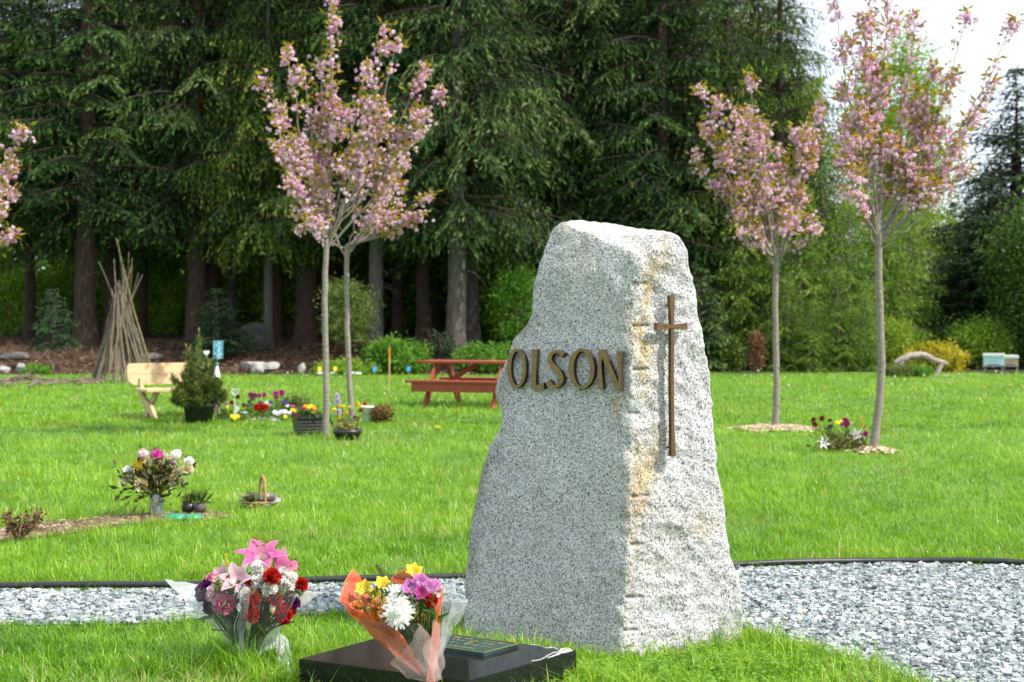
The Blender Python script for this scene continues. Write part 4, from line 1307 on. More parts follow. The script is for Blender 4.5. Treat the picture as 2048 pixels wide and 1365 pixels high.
T1 = [(522, 150), (575, 95), (640, 115), (668, 28), (662, -45), (728, 130), (772, 55), (800, 68), (850, 132), (886, 165), (765, 250), (553, 285), (592, 365), (622, 430),
      (840, 215), (560, 215), (745, 200), (610, 140)]
T2 = [(862, 385), (785, 345), (835, 425), (730, 300), (612, 440), (760, 400), (745, 440), (800, 400), (850, 215), (620, 300)]
T3 = [(1396, 165), (1432, 190), (1408, 245), (1500, 150), (1386, 300), (1440, 370), (1462, 200), (1492, 215), (1530, 245), (1592, 262), (1642, 205), (1622, 300), (1560, 300), (1520, 330), (1478, 415), (1632, 450), (1600, 375), (1500, 440), (1575, 420), (1610, 250)]
T4 = [(1668, 5), (1735, -80), (1775, -20), (1700, 60), (1832, 25), (1872, 115), (1935, 25), (2032, 30), (1985, 160), (1962, 205), (1905, 135), (1930, 330), (1700, 340), (1682, 170), (1690, 265), (1852, 255), (1742, 425), (1745, 110), (1725, 20), (1940, 240), (1830, 180), (1880, 240)]
b1 = gnd(652, 876); cherry("double cherry's nearer tree, grey trunk between the black planter and the black bowl", b1, 0.040, (655, 465), T1, b1[1], 101, bend=(-0.02, 0.01), density=0.85)
b2_ = gnd(704, 846); cherry("cherry half hidden behind the nearer one, its trunk rising behind the white bucket", b2_, 0.040, (694, 490), T2, b2_[1], 102, bend=(-0.03, 0.0), density=1.0)
b3 = gnd(1551, 860); cherry("smaller right cherry in a ring of wood chips, dark forest behind", b3, 0.045, (1553, 510), T3, b3[1], 103, bend=(0.0, 0.01), density=1.1, bare=(4,))
b4 = gnd(1745, 906); cherry("largest cherry with open crown against the sky at right", b4, 0.046, (1757, 462), T4, b4[1], 104, bend=(0.06, 0.02), density=0.95, bare=(0, 6, 7, 11))
b5 = np.array((-6.75, 17.6, 0.0)); cherry("pink cherry sprig reaching in from the left edge", b5, 0.055, (-75, 500), [(44, 258), (30, 375), (8, 330), (-50, 250), (-110, 300), (-150, 350), (-20, 300), (22, 465), (-60, 380), (-5, 400), (-120, 420)], 17.6, 105)

# wood-chip rings
m_chipw = leafy("wood_chips", [(0.0, (0.26, 0.18, 0.10)), (0.5, (0.50, 0.39, 0.25)), (1.0, (0.68, 0.58, 0.42))], 0, 0.85, 0.2)
for (bb, rx, ry, lab) in ((b3, 0.60, 0.48, "ring of pale wood chips round the smaller right cherry trunk"), (b4, 0.27, 0.24, "small ring of pale wood chips at foot of the largest cherry")):
    mb = MB()
    n = int(5200 * rx * ry)
    mb.add(*chips(n * 2, lambda x, y: ((x - bb[0]) / rx) ** 2 + ((y - bb[1]) / ry) ** 2 < 1 + 0.25 * np.sin(5 * np.arctan2(y - bb[1], x - bb[0])), (bb[0] - rx * 1.2, bb[0] + rx * 1.2, bb[1] - ry * 1.2, bb[1] + ry * 1.2), 0.019, 0.3,
                  lambda x, y: 0.012 + 0.05 * np.clip(1 - ((x - bb[0]) / rx) ** 2 - ((y - bb[1]) / ry) ** 2, 0, 1)))
    single("wood_chip_ring", mb, m_chipw, (bb[0], bb[1], 0), kind="structure")

# ------------------------------------------------------------------ bench
m_pine = mottled("pale_new_pine", (0.46, 0.32, 0.17), (0.62, 0.46, 0.27), 5, 0.7, 0.3, 0.004, 6, stretch=(1, 8, 8))
m_red = mottled("red_brown_stain", (0.24, 0.050, 0.026), (0.36, 0.085, 0.045), 6, 0.6, 0.3, 0.004, 6, stretch=(1, 6, 6))
bl_ = np.array((0.8, 0.6, 0)); bf = np.array((0.6, -0.8, 0)); UP = np.array((0, 0, 1.0))
b0 = gnd(299, 839) - np.array((0.12, 0, 0))
bench = thing("bench", b0, "pale new wooden bench with crossed legs beside the potted pine", "bench")
Bp = lambda l, f_, z: b0 + bl_ * l + bf * f_ + UP * z
for k, (z0, z1) in enumerate(((0.50, 0.655), (0.66, 0.82))):
    mb = MB()
    prof = [(-0.10, z0), (1.30, z0), (1.30, z1), (-0.10, z1)]
    if k == 0: prof = [(0.0, z0), (1.2, z0), (1.28, z0 + 0.05), (1.30, z1), (-0.10, z1), (-0.08, z0 + 0.05)]
    else: prof = [(-0.10, z0), (1.30, z0), (1.29, z1 - 0.04), (1.25, z1), (-0.05, z1), (-0.09, z1 - 0.04)]
    prism(mb, [Bp(l, -0.32 - (z - 0.5) * 0.12, z) for l, z in prof], bf * 0.045)
    part("back_board", mb, m_pine, bench)
for f0 in (-0.16, 0.02, 0.20):
    mb = MB(); box(mb, Bp(0.6, f0, 0.43), (1.26, 0.165, 0.045), bl_, UP, 0.006); part("seat_board", mb, m_pine, bench)
for l in (0.08, 1.12):
    mb = MB()
    c = polyline([(-0.30, 0.60), (-0.27, 0.42), (-0.12, 0.27), (0.10, 0.16), (0.26, -0.02)], 18)
    tg = unit(np.gradient(c, axis=0)); nn_ = np.column_stack((-tg[:, 1], tg[:, 0])) * 0.055
    prism(mb, [Bp(l, a, z) for a, z in np.vstack((c + nn_, (c - nn_)[::-1]))], bl_ * 0.05)
    part("curved_leg", mb, m_pine, bench)
    mb = MB(); prism(mb, [Bp(l + 0.052, a, z) for a, z in ((-0.30, -0.02), (-0.19, -0.02), (0.26, 0.405), (0.12, 0.405))], bl_ * 0.05)
    part("straight_leg", mb, m_pine, bench)

# ------------------------------------------------------------------ potted pine and what hangs in it
def pot(mb, c, r0, r1, h, n=28, wall=0.012, lip=0.02):
    c = np.asarray(c, float)
    lathe(mb, [(0, 0.0), (r0, 0.0), (r1, h - 0.05), (r1 + lip, h - 0.048), (r1 + lip, h), (r1 + lip - wall, h), (r1 - wall, h - 0.06), (0, h - 0.05)], c, n)

p0 = gnd(398, 846)
pine = thing("potted_pine", p0, "bushy young pine in a round black pot beside the wooden bench", "potted plant")
mb = MB(); pot(mb, p0 + (0, 0, -0.03), 0.185, 0.215, 0.31); part("pot", mb, m_blackpl, pine, True)
m_pineleaf = leafy("pine_needles", [(0.0, (0.03, 0.065, 0.010)), (0.5, (0.10, 0.155, 0.025)), (0.85, (0.20, 0.25, 0.05)), (1.0, (0.40, 0.32, 0.13))], 0.25, 0.5, 0.3)
g = np.random.default_rng(200)
cr, tw = MB(), MB()
shoots = [((0.0, 0.0), (0.0, 0.0), 1.30)]
for k in range(15):
    a = g.uniform(0, 6.28); r = g.uniform(0.10, 0.24)
    shoots.append(((0, 0), (math.cos(a) * r, math.sin(a) * r), g.uniform(0.75, 1.12)))
for k in range(46):
    a = g.uniform(0, 6.28); r = g.uniform(0.20, 0.42)
    shoots.append(((math.cos(a) * 0.05, math.sin(a) * 0.05), (math.cos(a) * r, math.sin(a) * r), g.uniform(0.30, 0.70)))
for (s0, s1, z) in shoots:
    A = p0 + (s0[0], s0[1], 0.24); E = p0 + (s1[0], s1[1], z)
    cv = bezier(A, (A * 0.4 + E * 0.6) * (1, 1, 0) + (0, 0, A[2] * 0.65 + E[2] * 0.35), E, 12)
    tube(tw, cv, np.linspace(0.014, 0.006, 12), 5)
    n = 250
    t = 0.25 + 0.75 * g.random(n) ** 0.7
    q = cv[np.minimum((t * 11).astype(int), 10)] + g.normal(0, 0.012, (n, 3))
    dv = unit(cv[-1] - cv[-3])
    D = unit(g.normal(size=(n, 3)) + dv * 1.0)
    leaves(cr, q, D, g.uniform(0.06, 0.10, n), 0.011, np.clip(g.normal(0.42, 0.2, n) + 0.3 * (t - 0.6), 0, 1))
    for w in range(2): leaves(cr, E[None], (dv + g.normal(0, 0.1, 3))[None], 0.07, 0.022, 1.0)
part("branches", tw, m_twig, pine); part("needles", cr, m_pineleaf, pine)

m_blue = mottled("blue_banner_cloth", (0.10, 0.30, 0.42), (0.22, 0.48, 0.58), 9, 0.8, 0.2, 0.004)
m_iron = plain("dark_iron", (0.03, 0.03, 0.035), 0.5, 0.6)
m_wht = plain("white_glaze", (0.78, 0.78, 0.76), 0.35)
hb = gnd(437, 848)
hk = thing("hanging_banner", hb, "blue garden banner with pale flowers on a dark hook beside the potted pine", "garden banner")
dB = hb[1]
mb = MB()
tube(mb, [hb - (0, 0, 0.05), at(433, 760, dB), at(428, 690, dB), at(428, 668, dB), at(432, 658, dB), at(437, 659, dB), at(436, 668, dB)], 0.006, 7)
tube(mb, [at(425, 681, dB - .01), at(447, 681, dB - .01)], 0.005, 6)
part("hook_pole", mb, m_iron, hk)
mb = MB()
gx = np.linspace(426.5, 446.5, 9); gy = np.linspace(681, 718, 12)
V = np.array([at(u, v, dB - 0.012 + 0.012 * math.sin((u - 426) * 0.5) * (v - 681) / 37) for v in gy for u in gx])
Q = [(r * 9 + c, r * 9 + c + 1, (r + 1) * 9 + c + 1, (r + 1) * 9 + c) for r in range(11) for c in range(8)]
mb.add(V, Q); mb.add(V + (0, 0.004, 0), [q[::-1] for q in Q])
ban = part("banner", mb, m_blue, hk)
mb = MB()
for (u, v) in ((433, 692), (440, 698), (436, 703), (442, 709), (431, 708), (438, 687), (435, 713)):
    c = at(u, v, dB - 0.03)
    lathe(mb, [(0.0, -0.003), (0.014, -0.001), (0.010, 0.002), (0.0, 0.003)], c, 6, M=np.array(((1, 0, 0), (0, 0, 1), (0, -1, 0))))
part("printed_flowers", mb, plain("pale_blue_print", (0.5, 0.68, 0.78), 0.8), ban)

fg = thing("bell_ornament", at(434, 760, dB - 0.03), "white bell-shaped ornament hanging below the blue banner", "ornament")
mb = MB()
lathe(mb, [(0.0, 0.17), (0.014, 0.165), (0.02, 0.14), (0.03, 0.10), (0.046, 0.02), (0.05, 0.0), (0.04, 0.0), (0.0, 0.08)], at(434, 755, dB - 0.03), 16)
part("bell", mb, m_wht, fg, True)
mb = MB(); lathe(mb, [(0, 0.028), (0.02, 0.02), (0.026, 0.0), (0.02, -0.02), (0, -0.028)], at(434, 729, dB - 0.03), 12); part("bead", mb, plain("teal_glaze", (0.05, 0.22, 0.22), 0.3), fg, True)
mb = MB(); tube(mb, [at(434, 731, dB - 0.03), at(435, 718, dB - 0.012)], 0.002, 5); tube(mb, [at(434, 755, dB - 0.03), at(434, 764, dB - 0.03)], 0.012, 8); part("cord", mb, m_iron, fg)

hz = thing("heart_ornament", at(413, 704, p0[1] - 0.30), "white heart ornament hanging among the branches of the potted pine", "ornament")
mb = MB()
def heart(c, s, th, n=36):
    t = np.linspace(0, 2 * np.pi, n, endpoint=False)
    x = 16 * np.sin(t) ** 3 / 16 * s; z = (13 * np.cos(t) - 5 * np.cos(2 * t) - 2 * np.cos(3 * t) - np.cos(4 * t)) / 16 * s
    return [np.asarray(c) + (a, -th / 2, b_) for a, b_ in zip(x, z)]
prism(mb, heart(at(413, 706, p0[1] - 0.30), 0.042, 0.03), (0, 0.03, 0)); part("heart", mb, m_wht, hz)
mb = MB(); tube(mb, [at(413, 701, p0[1] - 0.29), at(413, 690, p0[1] - 0.22), at(412, 684, p0[1] - 0.12)], 0.002, 5); part("string", mb, m_iron, hz)

# ------------------------------------------------------------------ flowers
m_stem = leafy("green_stems", [(0.0, (0.035, 0.075, 0.015)), (0.5, (0.075, 0.14, 0.03)), (1.0, (0.15, 0.21, 0.06))], 0.25, 0.5, 0.3)
m_dryst = leafy("dry_brown_leaves", [(0.0, (0.045, 0.03, 0.012)), (0.5, (0.12, 0.085, 0.03)), (1.0, (0.26, 0.17, 0.06))], 0.25, 0.6, 0.2)
M_YEL = petal("yellow_petals", (0.80, 0.62, 0.02), (0.88, 0.76, 0.10))
M_ORG = petal("orange_petals", (0.78, 0.32, 0.015), (0.86, 0.52, 0.04))
M_RED = petal("red_petals", (0.48, 0.012, 0.012), (0.70, 0.05, 0.03))
M_DRED = petal("dark_red_petals", (0.20, 0.010, 0.02), (0.36, 0.03, 0.05))
M_WHT = leafy("white_petals", [(0.0, (0.84, 0.83, 0.77)), (0.5, (0.90, 0.89, 0.85)), (1.0, (0.93, 0.93, 0.90))], 0.5, 0.6, 0.2, tint=(1.0, 1.0, 1.0))
M_PNK = petal("pink_petals", (0.72, 0.22, 0.38), (0.82, 0.42, 0.52))
M_PPK = petal("pale_pink_petals", (0.80, 0.55, 0.60), (0.86, 0.72, 0.74))
M_MAG = petal("magenta_petals", (0.52, 0.04, 0.28), (0.68, 0.10, 0.40))
M_PUR = petal("purple_petals", (0.13, 0.018, 0.15), (0.25, 0.05, 0.27))
M_VIO = petal("violet_petals", (0.07, 0.03, 0.22), (0.14, 0.07, 0.34))
M_LAV = petal("lavender_petals", (0.60, 0.47, 0.72), (0.76, 0.68, 0.84))
M_CRM = petal("cream_petals", (0.74, 0.66, 0.38), (0.82, 0.77, 0.56))

def carnation(mb, c, r, n=90, up=(0, 0, 1)):
    """Ruffled head: petals crowded on a half ball."""
    g = rng
    u_ = unit(np.asarray(up, float))
    nd = unit(g.normal(size=(n, 3)) + u_ * 0.7)
    P = np.asarray(c) + nd * r * 0.15
    side = g.normal(size=(n, 3))
    S = unit(np.cross(nd, side)); N = np.cross(S, nd)
    L = r * g.uniform(0.8, 1.1, n)[:, None]; W = r * g.uniform(0.45, 0.75, n)[:, None]
    tip = P + nd * L
    jag = g.uniform(-0.12, 0.12, (n, 3, 1)) * r
    V = np.stack((P, P + nd * L * 0.6 + S * W * 0.45, tip + S * W * 0.5 + nd * jag[:, 0] + N * jag[:, 1], tip + N * r * 0.15 + nd * jag[:, 2] * 0.5, tip - S * W * 0.5 - nd * jag[:, 1], P + nd * L * 0.6 - S * W * 0.45), 1).reshape(-1, 3)
    i = np.arange(n)[:, None] * 6
    rr = np.repeat(np.clip(g.normal(0.5, 0.25, n), 0, 1), 6)
    mb.add(V, np.concatenate((i + np.array((0, 1, 2, 3)), i + np.array((0, 3, 4, 5)))), rr)

def daisy(mb, c, r, n=40, up=(0, 0, 1), layers=3, width=0.28, curl=0.35):
    """Ray flower: strap petals in rings, the inner rings more upright."""
    u_ = unit(np.asarray(up, float)); a_ = unit(np.cross(u_, (0.3, 0.9, 0.2))); b_ = np.cross(u_, a_)
    for l in range(layers):
        k = max(6, n // layers)
        t = np.linspace(0, 2 * np.pi, k, endpoint=False) + rng.uniform(0, 1) + rng.normal(0, 0.08, k)
        el = 0.08 + l * 0.42 + rng.normal(0, 0.08, k)
        R_ = (np.cos(t)[:, None] * a_ + np.sin(t)[:, None] * b_)
        S = (-np.sin(t)[:, None] * a_ + np.cos(t)[:, None] * b_)
        L = r * (1 - 0.2 * l) * rng.uniform(0.85, 1.1, k)[:, None]
        d1 = R_ * np.cos(el)[:, None] + u_ * np.sin(el)[:, None]
        p0_ = np.asarray(c) + R_ * r * 0.08
        p1_ = p0_ + d1 * L * 0.55; p2_ = p0_ + d1 * L - u_ * (curl * r * 0.25)
        w = r * width * 0.5
        V = np.stack((p0_ - S * w * 0.4, p0_ + S * w * 0.4, p1_ + S * w, p2_ + S * w * 0.5, p2_ - S * w * 0.5, p1_ - S * w), 1).reshape(-1, 3)
        i = np.arange(k)[:, None] * 6
        rr = np.repeat(np.clip(rng.normal(0.5, 0.22, k), 0, 1), 6)
        mb.add(V, np.concatenate((i + np.array((0, 1, 2, 5)), i + np.array((5, 2, 3, 4)))), rr)

def lily(mb, c, r, axis, n=6, width=0.34, recurve=0.9, open_=1.0, roll=0.0):
    """Trumpet of six broad petals that curl back at the tips."""
    u_ = unit(np.asarray(axis, float)); a_ = unit(np.cross(u_, (0.2, 0.3, 0.95))); b_ = np.cross(u_, a_)
    m = 9; s = np.linspace(0, 1, m)
    for k in range(n):
        t = roll + 2 * np.pi * k / n
        R_ = math.cos(t) * a_ + math.sin(t) * b_; S = -math.sin(t) * a_ + math.cos(t) * b_
        out = r * open_ * (0.10 + 0.95 * s ** 1.5); hgt = r * (0.85 * s - recurve * 0.55 * s ** 3.2)
        mid = np.asarray(c) + R_ * out[:, None] + u_ * hgt[:, None]
        w = r * width * (1.12 if k % 2 else 0.85) * np.sin(np.pi * (0.12 + 0.88 * s) ** 0.9) * 0.95 + 0.01 * r
        cup = -0.18 * w[:, None] * R_ + 0.16 * w[:, None] * u_
        V = np.concatenate((mid + S * w[:, None] + cup, mid, mid - S * w[:, None] + cup))
        Q = []
        for i in range(m - 1):
            Q += [(i, i + 1, m + i + 1, m + i), (m + i, m + i + 1, 2 * m + i + 1, 2 * m + i)]
        rr = np.concatenate((0.25 + 0.5 * s, 0.05 + 0.3 * (1 - s) * 0 + 0.95 * (s < 0.35), 0.25 + 0.5 * s))
        mb.add(V, Q, np.clip(rr, 0, 1))

def stamens(mb, c, r, axis, n=6):
    u_ = unit(np.asarray(axis, float)); a_ = unit(np.cross(u_, (0.2, 0.3, 0.95))); b_ = np.cross(u_, a_)
    for k in range(n):
        t = 2 * np.pi * k / n + 0.4
        d = u_ + 0.28 * (math.cos(t) * a_ + math.sin(t) * b_)
        e = np.asarray(c) + d * r
        tube(mb, [c, e], 0.0012, 4, 0.9)
        tube(mb, [e - a_ * 0.007, e + a_ * 0.007 + u_ * 0.004], 0.003, 5, 0.0)

def flower(parent, P, mat, mb_flower, base=None, stem_r=0.0025, leafn=2, name="flower", label=None):
    fl_ = part(name, mb_flower, mat, parent, label=label)
    if base is not None:
        st = MB()
        P = np.asarray(P); base = np.asarray(base)
        c = bezier(base, base * 0.45 + P * 0.55 + rng.normal(0, 0.01, 3), P, 7)
        tube(st, c, stem_r, 5, 0.4)
        if leafn:
            i = rng.integers(2, 6, leafn)
            ll = np.linalg.norm(P - base)
            leaves(st, c[i], unit(rng.normal(size=(leafn, 3)) + np.array((0, 0, 0.5))), ll * rng.uniform(0.2, 0.4, leafn), ll * 0.06, rng.random(leafn))
        part("stem", st, m_stem, fl_)
    return fl_

def clump(mb, c, r, h, n, leaf, w=0.4, seed=0, up=0.6):
    g = np.random.default_rng(seed + 5)
    P = np.asarray(c) + np.column_stack((g.normal(0, r * 0.5, n), g.normal(0, r * 0.5, n), g.uniform(0, h, n)))
    D = g.normal(size=(n, 3)); D[:, 2] += up
    leaves(mb, P, D, leaf * g.uniform(0.7, 1.3, n), leaf * w * g.uniform(0.7, 1.3, n), np.clip(g.normal(0.5, 0.22, n), 0, 1))

def plant(name, label, cat, c, r, h, heads, leaf_mat=m_stem, nleaf=60, leaf=0.06, group=None, seed=0, base_z=0.0):
    """A flowering plant: leaf clump and separate flower heads (u, v, kind, radius, material)."""
    c = np.asarray(c, float)
    t = thing(name, c, label, cat, group)
    mb = MB(); clump(mb, c + (0, 0, base_z), r, h, nleaf, leaf, seed=seed)
    part("foliage", mb, leaf_mat, t)
    for (u, v, kind, rad, mat) in heads:
        P = at(u, v, c[1] + rng.uniform(-0.6, 0.6) * r)
        mb = MB()
        if kind == 'c': carnation(mb, P, rad, 60)
        elif kind == 'd': daisy(mb, P, rad, 24, (0.1, -0.7, 0.7), 2, 0.4)
        else: pompons(mb, P[None], rad, 40, 0.5, size=0.5)
        flower(t, P, mat, mb, np.array((c[0] + (P[0] - c[0]) * 0.5, c[1], base_z + 0.02)), 0.003, 2)
    return t

# memorial flower bed between the potted pine and the cherry
FB = "flowers planted round the memorial bed"
q = gnd(455, 842)
plant("flower_clump", "pale pink blooms beside the white heart pick", "flowers", gnd(448, 840), 0.10, 0.16, [(447, 803, 'c', 0.035, M_PPK), (439, 811, 'c', 0.03, M_PPK), (453, 810, 'c', 0.03, M_PPK)], seed=1, group=FB)
plant("flower_clump", "single big pale yellow bloom at left of the memorial bed", "flowers", gnd(453, 844), 0.08, 0.12, [(453, 816, 'p', 0.05, petal("lemon_petals", (0.72, 0.70, 0.12)))], seed=2, group=FB)
plant("flower_clump", "red bloom just behind the white heart pick", "flowers", gnd(474, 838), 0.08, 0.12, [(475, 795, 'c', 0.035, M_DRED), (463, 806, 'c', 0.03, M_RED), (470, 810, 'd', 0.03, M_PPK)], seed=3, group=FB)
plant("flower_clump", "magenta blooms over dark violet ones in the memorial bed", "flowers", gnd(508, 836), 0.16, 0.2, [(501, 791, 'c', 0.04, M_MAG), (509, 793, 'c', 0.04, M_MAG), (518, 792, 'c', 0.032, M_MAG), (529, 790, 'c', 0.034, M_MAG), (504, 799, 'd', 0.035, M_VIO), (498, 804, 'd', 0.03, M_VIO), (487, 811, 'c', 0.03, M_MAG), (502, 809, 'd', 0.032, M_LAV), (495, 812, 'd', 0.03, M_MAG)], seed=4, group=FB, nleaf=90)
plant("flower_clump", "magenta pair on taller stems at back of the memorial bed", "flowers", gnd(556, 832), 0.12, 0.2, [(551, 789, 'c', 0.045, M_MAG), (563, 787, 'c', 0.045, M_MAG), (553, 796, 'c', 0.035, M_MAG)], seed=5, group=FB)
plant("flower_clump", "scarlet bloom cluster low in the memorial bed", "flowers", gnd(522, 845), 0.14, 0.14, [(515, 815, 'c', 0.05, M_RED), (523, 816, 'c', 0.055, M_RED), (531, 816, 'c', 0.045, M_RED)], seed=6, group=FB, nleaf=90)
plant("flower_clump", "violet and white pansies behind the white ones", "flowers", gnd(545, 838), 0.18, 0.18, [(520, 805, 'd', 0.035, M_VIO), (533, 806, 'd', 0.03, M_WHT), (541, 805, 'd', 0.035, M_VIO), (539, 813, 'd', 0.035, M_WHT), (543, 817, 'd', 0.03, M_VIO), (572, 806, 'd', 0.035, M_VIO), (567, 803, 'd', 0.03, M_VIO), (534, 812, 'd', 0.03, M_LAV), (574, 812, 'd', 0.03, M_WHT)], seed=7, group=FB, nleaf=120)
plant("flower_clump", "low white and lavender pansies at right end of the memorial bed", "flowers", gnd(562, 844), 0.16, 0.10, [(550, 825, 'd', 0.04, M_WHT), (556, 828, 'd', 0.04, M_LAV), (562, 825, 'd', 0.04, M_WHT), (569, 824, 'd', 0.045, M_WHT), (573, 827, 'd', 0.04, M_LAV), (561, 822, 'd', 0.03, M_VIO), (579, 826, 'd', 0.035, M_WHT)], seed=8, group=FB, nleaf=80)
shrub("rosemary_clump", "grey-green herb clump behind the black planter", gnd(590, 833), (0.24, 0.18, 0.16), 40, 40, 0.05, m_olive, 301, cl_r=0.1)
tag_ = thing("heart_pick", gnd(470, 842), "white heart on a stick standing in the memorial flower bed", "ornament")
mb = MB(); hd = gnd(470, 842)[1]
hc = at(470, 785, hd)
t_ = np.linspace(0, 2 * np.pi, 30)
tube(mb, np.column_stack((hc[0] + 0.055 * np.sin(t_) ** 3, np.full(30, hd), hc[2] + 0.055 / 16 * (13 * np.cos(t_) - 5 * np.cos(2 * t_) - 2 * np.cos(3 * t_) - np.cos(4 * t_)))), 0.010, 7, cap=False)
part("heart", mb, m_wht, tag_, True)
mb = MB(); tube(mb, [at(470, 792, hd), gnd(469, 842)], 0.005, 6); part("stick", mb, m_wht, tag_)
mb = MB(); prism(mb, [at(472, 812, hd - 0.02), at(477, 814, hd - 0.02), at(478, 820, hd - 0.02), at(472, 828, hd - 0.02), at(467, 829, hd - 0.02), at(468, 822, hd - 0.02)], (0, 0.012, 0)); part("name_tag", mb, m_wht, tag_)
m_tin = plain("galvanised_tin", (0.42, 0.44, 0.42), 0.35, 0.7)
qn = gnd(487, 843)
vt = thing("tin_cup", qn, "small tin cup in front of the memorial flower bed", "cup")
mb = MB(); lathe(mb, [(0, 0), (0.058, 0), (0.064, 0.13), (0.067, 0.135), (0.060, 0.135), (0.054, 0.02), (0, 0.018)], qn, 20); part("cup", mb, m_tin, vt, True)
mb = MB(); lathe(mb, [(0.0645, 0.121), (0.0675, 0.124), (0.0675, 0.131), (0.0645, 0.134)], qn, 20); part("rim", mb, m_tin, vt, True)
plant("flower_clump", "yellow blooms left of the tin cup", "flowers", gnd(471, 847), 0.08, 0.06, [(465, 833, 'd', 0.04, M_YEL), (474, 834, 'd', 0.045, M_YEL), (470, 837, 'd', 0.04, M_YEL)], seed=9, group=FB, nleaf=30)
m_peb = leafy("painted_pebbles", [(0.0, (0.6, 0.3, 0.35)), (0.3, (0.7, 0.68, 0.66)), (0.6, (0.35, 0.5, 0.62)), (1.0, (0.75, 0.7, 0.62))], 0, 0.5, 0.4)
for k, (u, v) in enumerate(((507, 842), (516, 839), (527, 841), (537, 843), (545, 841), (551, 844))):
    c = gnd(u, v); mb = MB()
    bm = bmesh.new(); bmesh.ops.create_icosphere(bm, subdivisions=2, radius=0.034 + 0.01 * (k % 3))
    for vv in bm.verts: vv.co = Vector((vv.co.x * 1.3, vv.co.y, vv.co.z * 0.7)) * (1 + 0.12 * mnoise.noise(vv.co * 30))
    add_bm(mb, bm, None, c + (0, 0, 0.015), (k * 0.37) % 1)
    single("painted_pebble", mb, m_peb, c, "small painted pebble along front of the memorial flower bed", "pebble", "painted pebbles along the flower bed", smooth_f=True)

# planters at the foot of the double cherry
pl = gnd(614, 872)
planter = thing("planter", pl, "square black plastic planter of yellow and red pansies against the cherry trunk", "planter")
d_ = pl[1]
rot = lambda x, y, a=0.42: np.array((x * math.cos(a) - y * math.sin(a), x * math.sin(a) + y * math.cos(a), 0))
def frustum_box(mb, c, w0, l0, w1, l1, h, a, wall=0.014):
    def ring(w, l, z): return [c + rot(sx * w / 2, sy * l / 2, a) + (0, 0, z) for sx, sy in ((-1, -1), (1, -1), (1, 1), (-1, 1))]
    rs = [ring(w0, l0, -0.02), ring(w1, l1, h - 0.03), ring(w1 + 0.03, l1 + 0.03, h - 0.028), ring(w1 + 0.03, l1 + 0.03, h), ring(w1 - wall, l1 - wall, h), ring(w1 - wall * 3, l1 - wall * 3, h - 0.04)]
    V = np.array([p for r in rs for p in r])
    Q = [(k * 4 + i, k * 4 + (i + 1) % 4, k * 4 + 4 + (i + 1) % 4, k * 4 + 4 + i) for k in range(5) for i in range(4)] + [(20, 21, 22, 23), (3, 2, 1, 0)]
    mb.add(V, Q)
mb = MB(); frustum_box(mb, pl + (0, 0.15, 0), 0.30, 0.22, 0.37, 0.27, 0.245, 0.42); part("tub", mb, m_blackpl, planter)
mb = MB()
for z in (0.05, 0.09, 0.13, 0.17):
    w = 0.30 + 0.07 * z / 0.25 + 0.008; l = 0.22 + 0.05 * z / 0.25 + 0.008
    cs = [pl + (0, 0.15, z) + rot(sx * w / 2, sy * l / 2) for sx, sy in ((-1, -1), (1, -1), (1, 1), (-1, 1), (-1, -1))]
    for i in range(4): tube(mb, [cs[i], cs[i + 1]], 0.004, 5)
part("ribs", mb, m_blackpl, planter)
mb = MB(); clump(mb, pl + (0, 0.15, 0.2), 0.15, 0.13, 260, 0.06, seed=21); part("foliage", mb, m_stem, planter)
for (u, v, r, m) in ((611, 813, .034, M_ORG), (619, 815, .034, M_YEL), (628, 817, .036, M_ORG), (631, 819, .03, M_ORG), (614, 821, .03, M_ORG), (585, 820, .03, M_YEL), (590, 822, .03, M_YEL), (586, 813, .028, M_MAG), (600, 817, .03, M_DRED), (591, 830, .036, M_DRED), (571, 834, .03, M_YEL), (622, 812, .03, M_YEL), (628, 825, .028, M_YEL), (606, 817, .026, M_MAG)):
    P = at(u, v, d_ + 0.10 + rng.uniform(-0.1, 0.08)); mb = MB(); daisy(mb, P, r, 16, (0, -0.6, 0.8), 2, 0.6)
    flower(planter, P, m, mb, pl + (rng.uniform(-0.1, 0.1), 0.15, 0.22), 0.0025, 0)

pb = gnd(692, 882)
bowl = thing("flower_bowl", pb, "low black bowl of yellow and dark red pompon flowers right of the cherry trunk", "planter")
mb = MB(); pot(mb, pb + (0, 0.15, -0.02), 0.13, 0.165, 0.15, wall=0.01, lip=0.015); part("bowl", mb, m_blackpl, bowl, True)
mb = MB(); clump(mb, pb + (0, 0.15, 0.13), 0.15, 0.09, 260, 0.045, seed=22, up=0.2); part("foliage", mb, leafy("yellow_variegated_leaves", [(0, (0.10, 0.14, 0.03)), (0.5, (0.30, 0.28, 0.08)), (1.0, (0.62, 0.52, 0.2))], 0.3), bowl)
db = pb[1] + 0.15
for (u, v, r, m) in ((668, 820, .038, M_YEL), (679, 812, .03, M_YEL), (687, 813, .03, M_YEL), (699, 814, .026, M_YEL), (715, 807, .036, M_YEL), (720, 813, .032, M_YEL), (679, 836, .04, M_YEL), (693, 826, .034, M_ORG), (730, 808, .034, M_RED), (721, 821, .036, M_DRED), (710, 835, .034, M_DRED), (716, 836, .028, M_DRED), (694, 827, .02, M_DRED)):
    P = at(u, v, db + rng.uniform(-0.12, 0.1)); mb = MB(); pompons(mb, P[None], r, 70, 0.5, size=0.5)
    flower(bowl, P, m, mb, pb + (rng.uniform(-0.1, 0.1), 0.15, 0.12), 0.003, 1)
hy = gnd(676, 868)
hyt = thing("hyacinth", hy, "tall lavender flower spike behind the yellow pompons", "flowers")
mb = MB(); dh = hy[1]
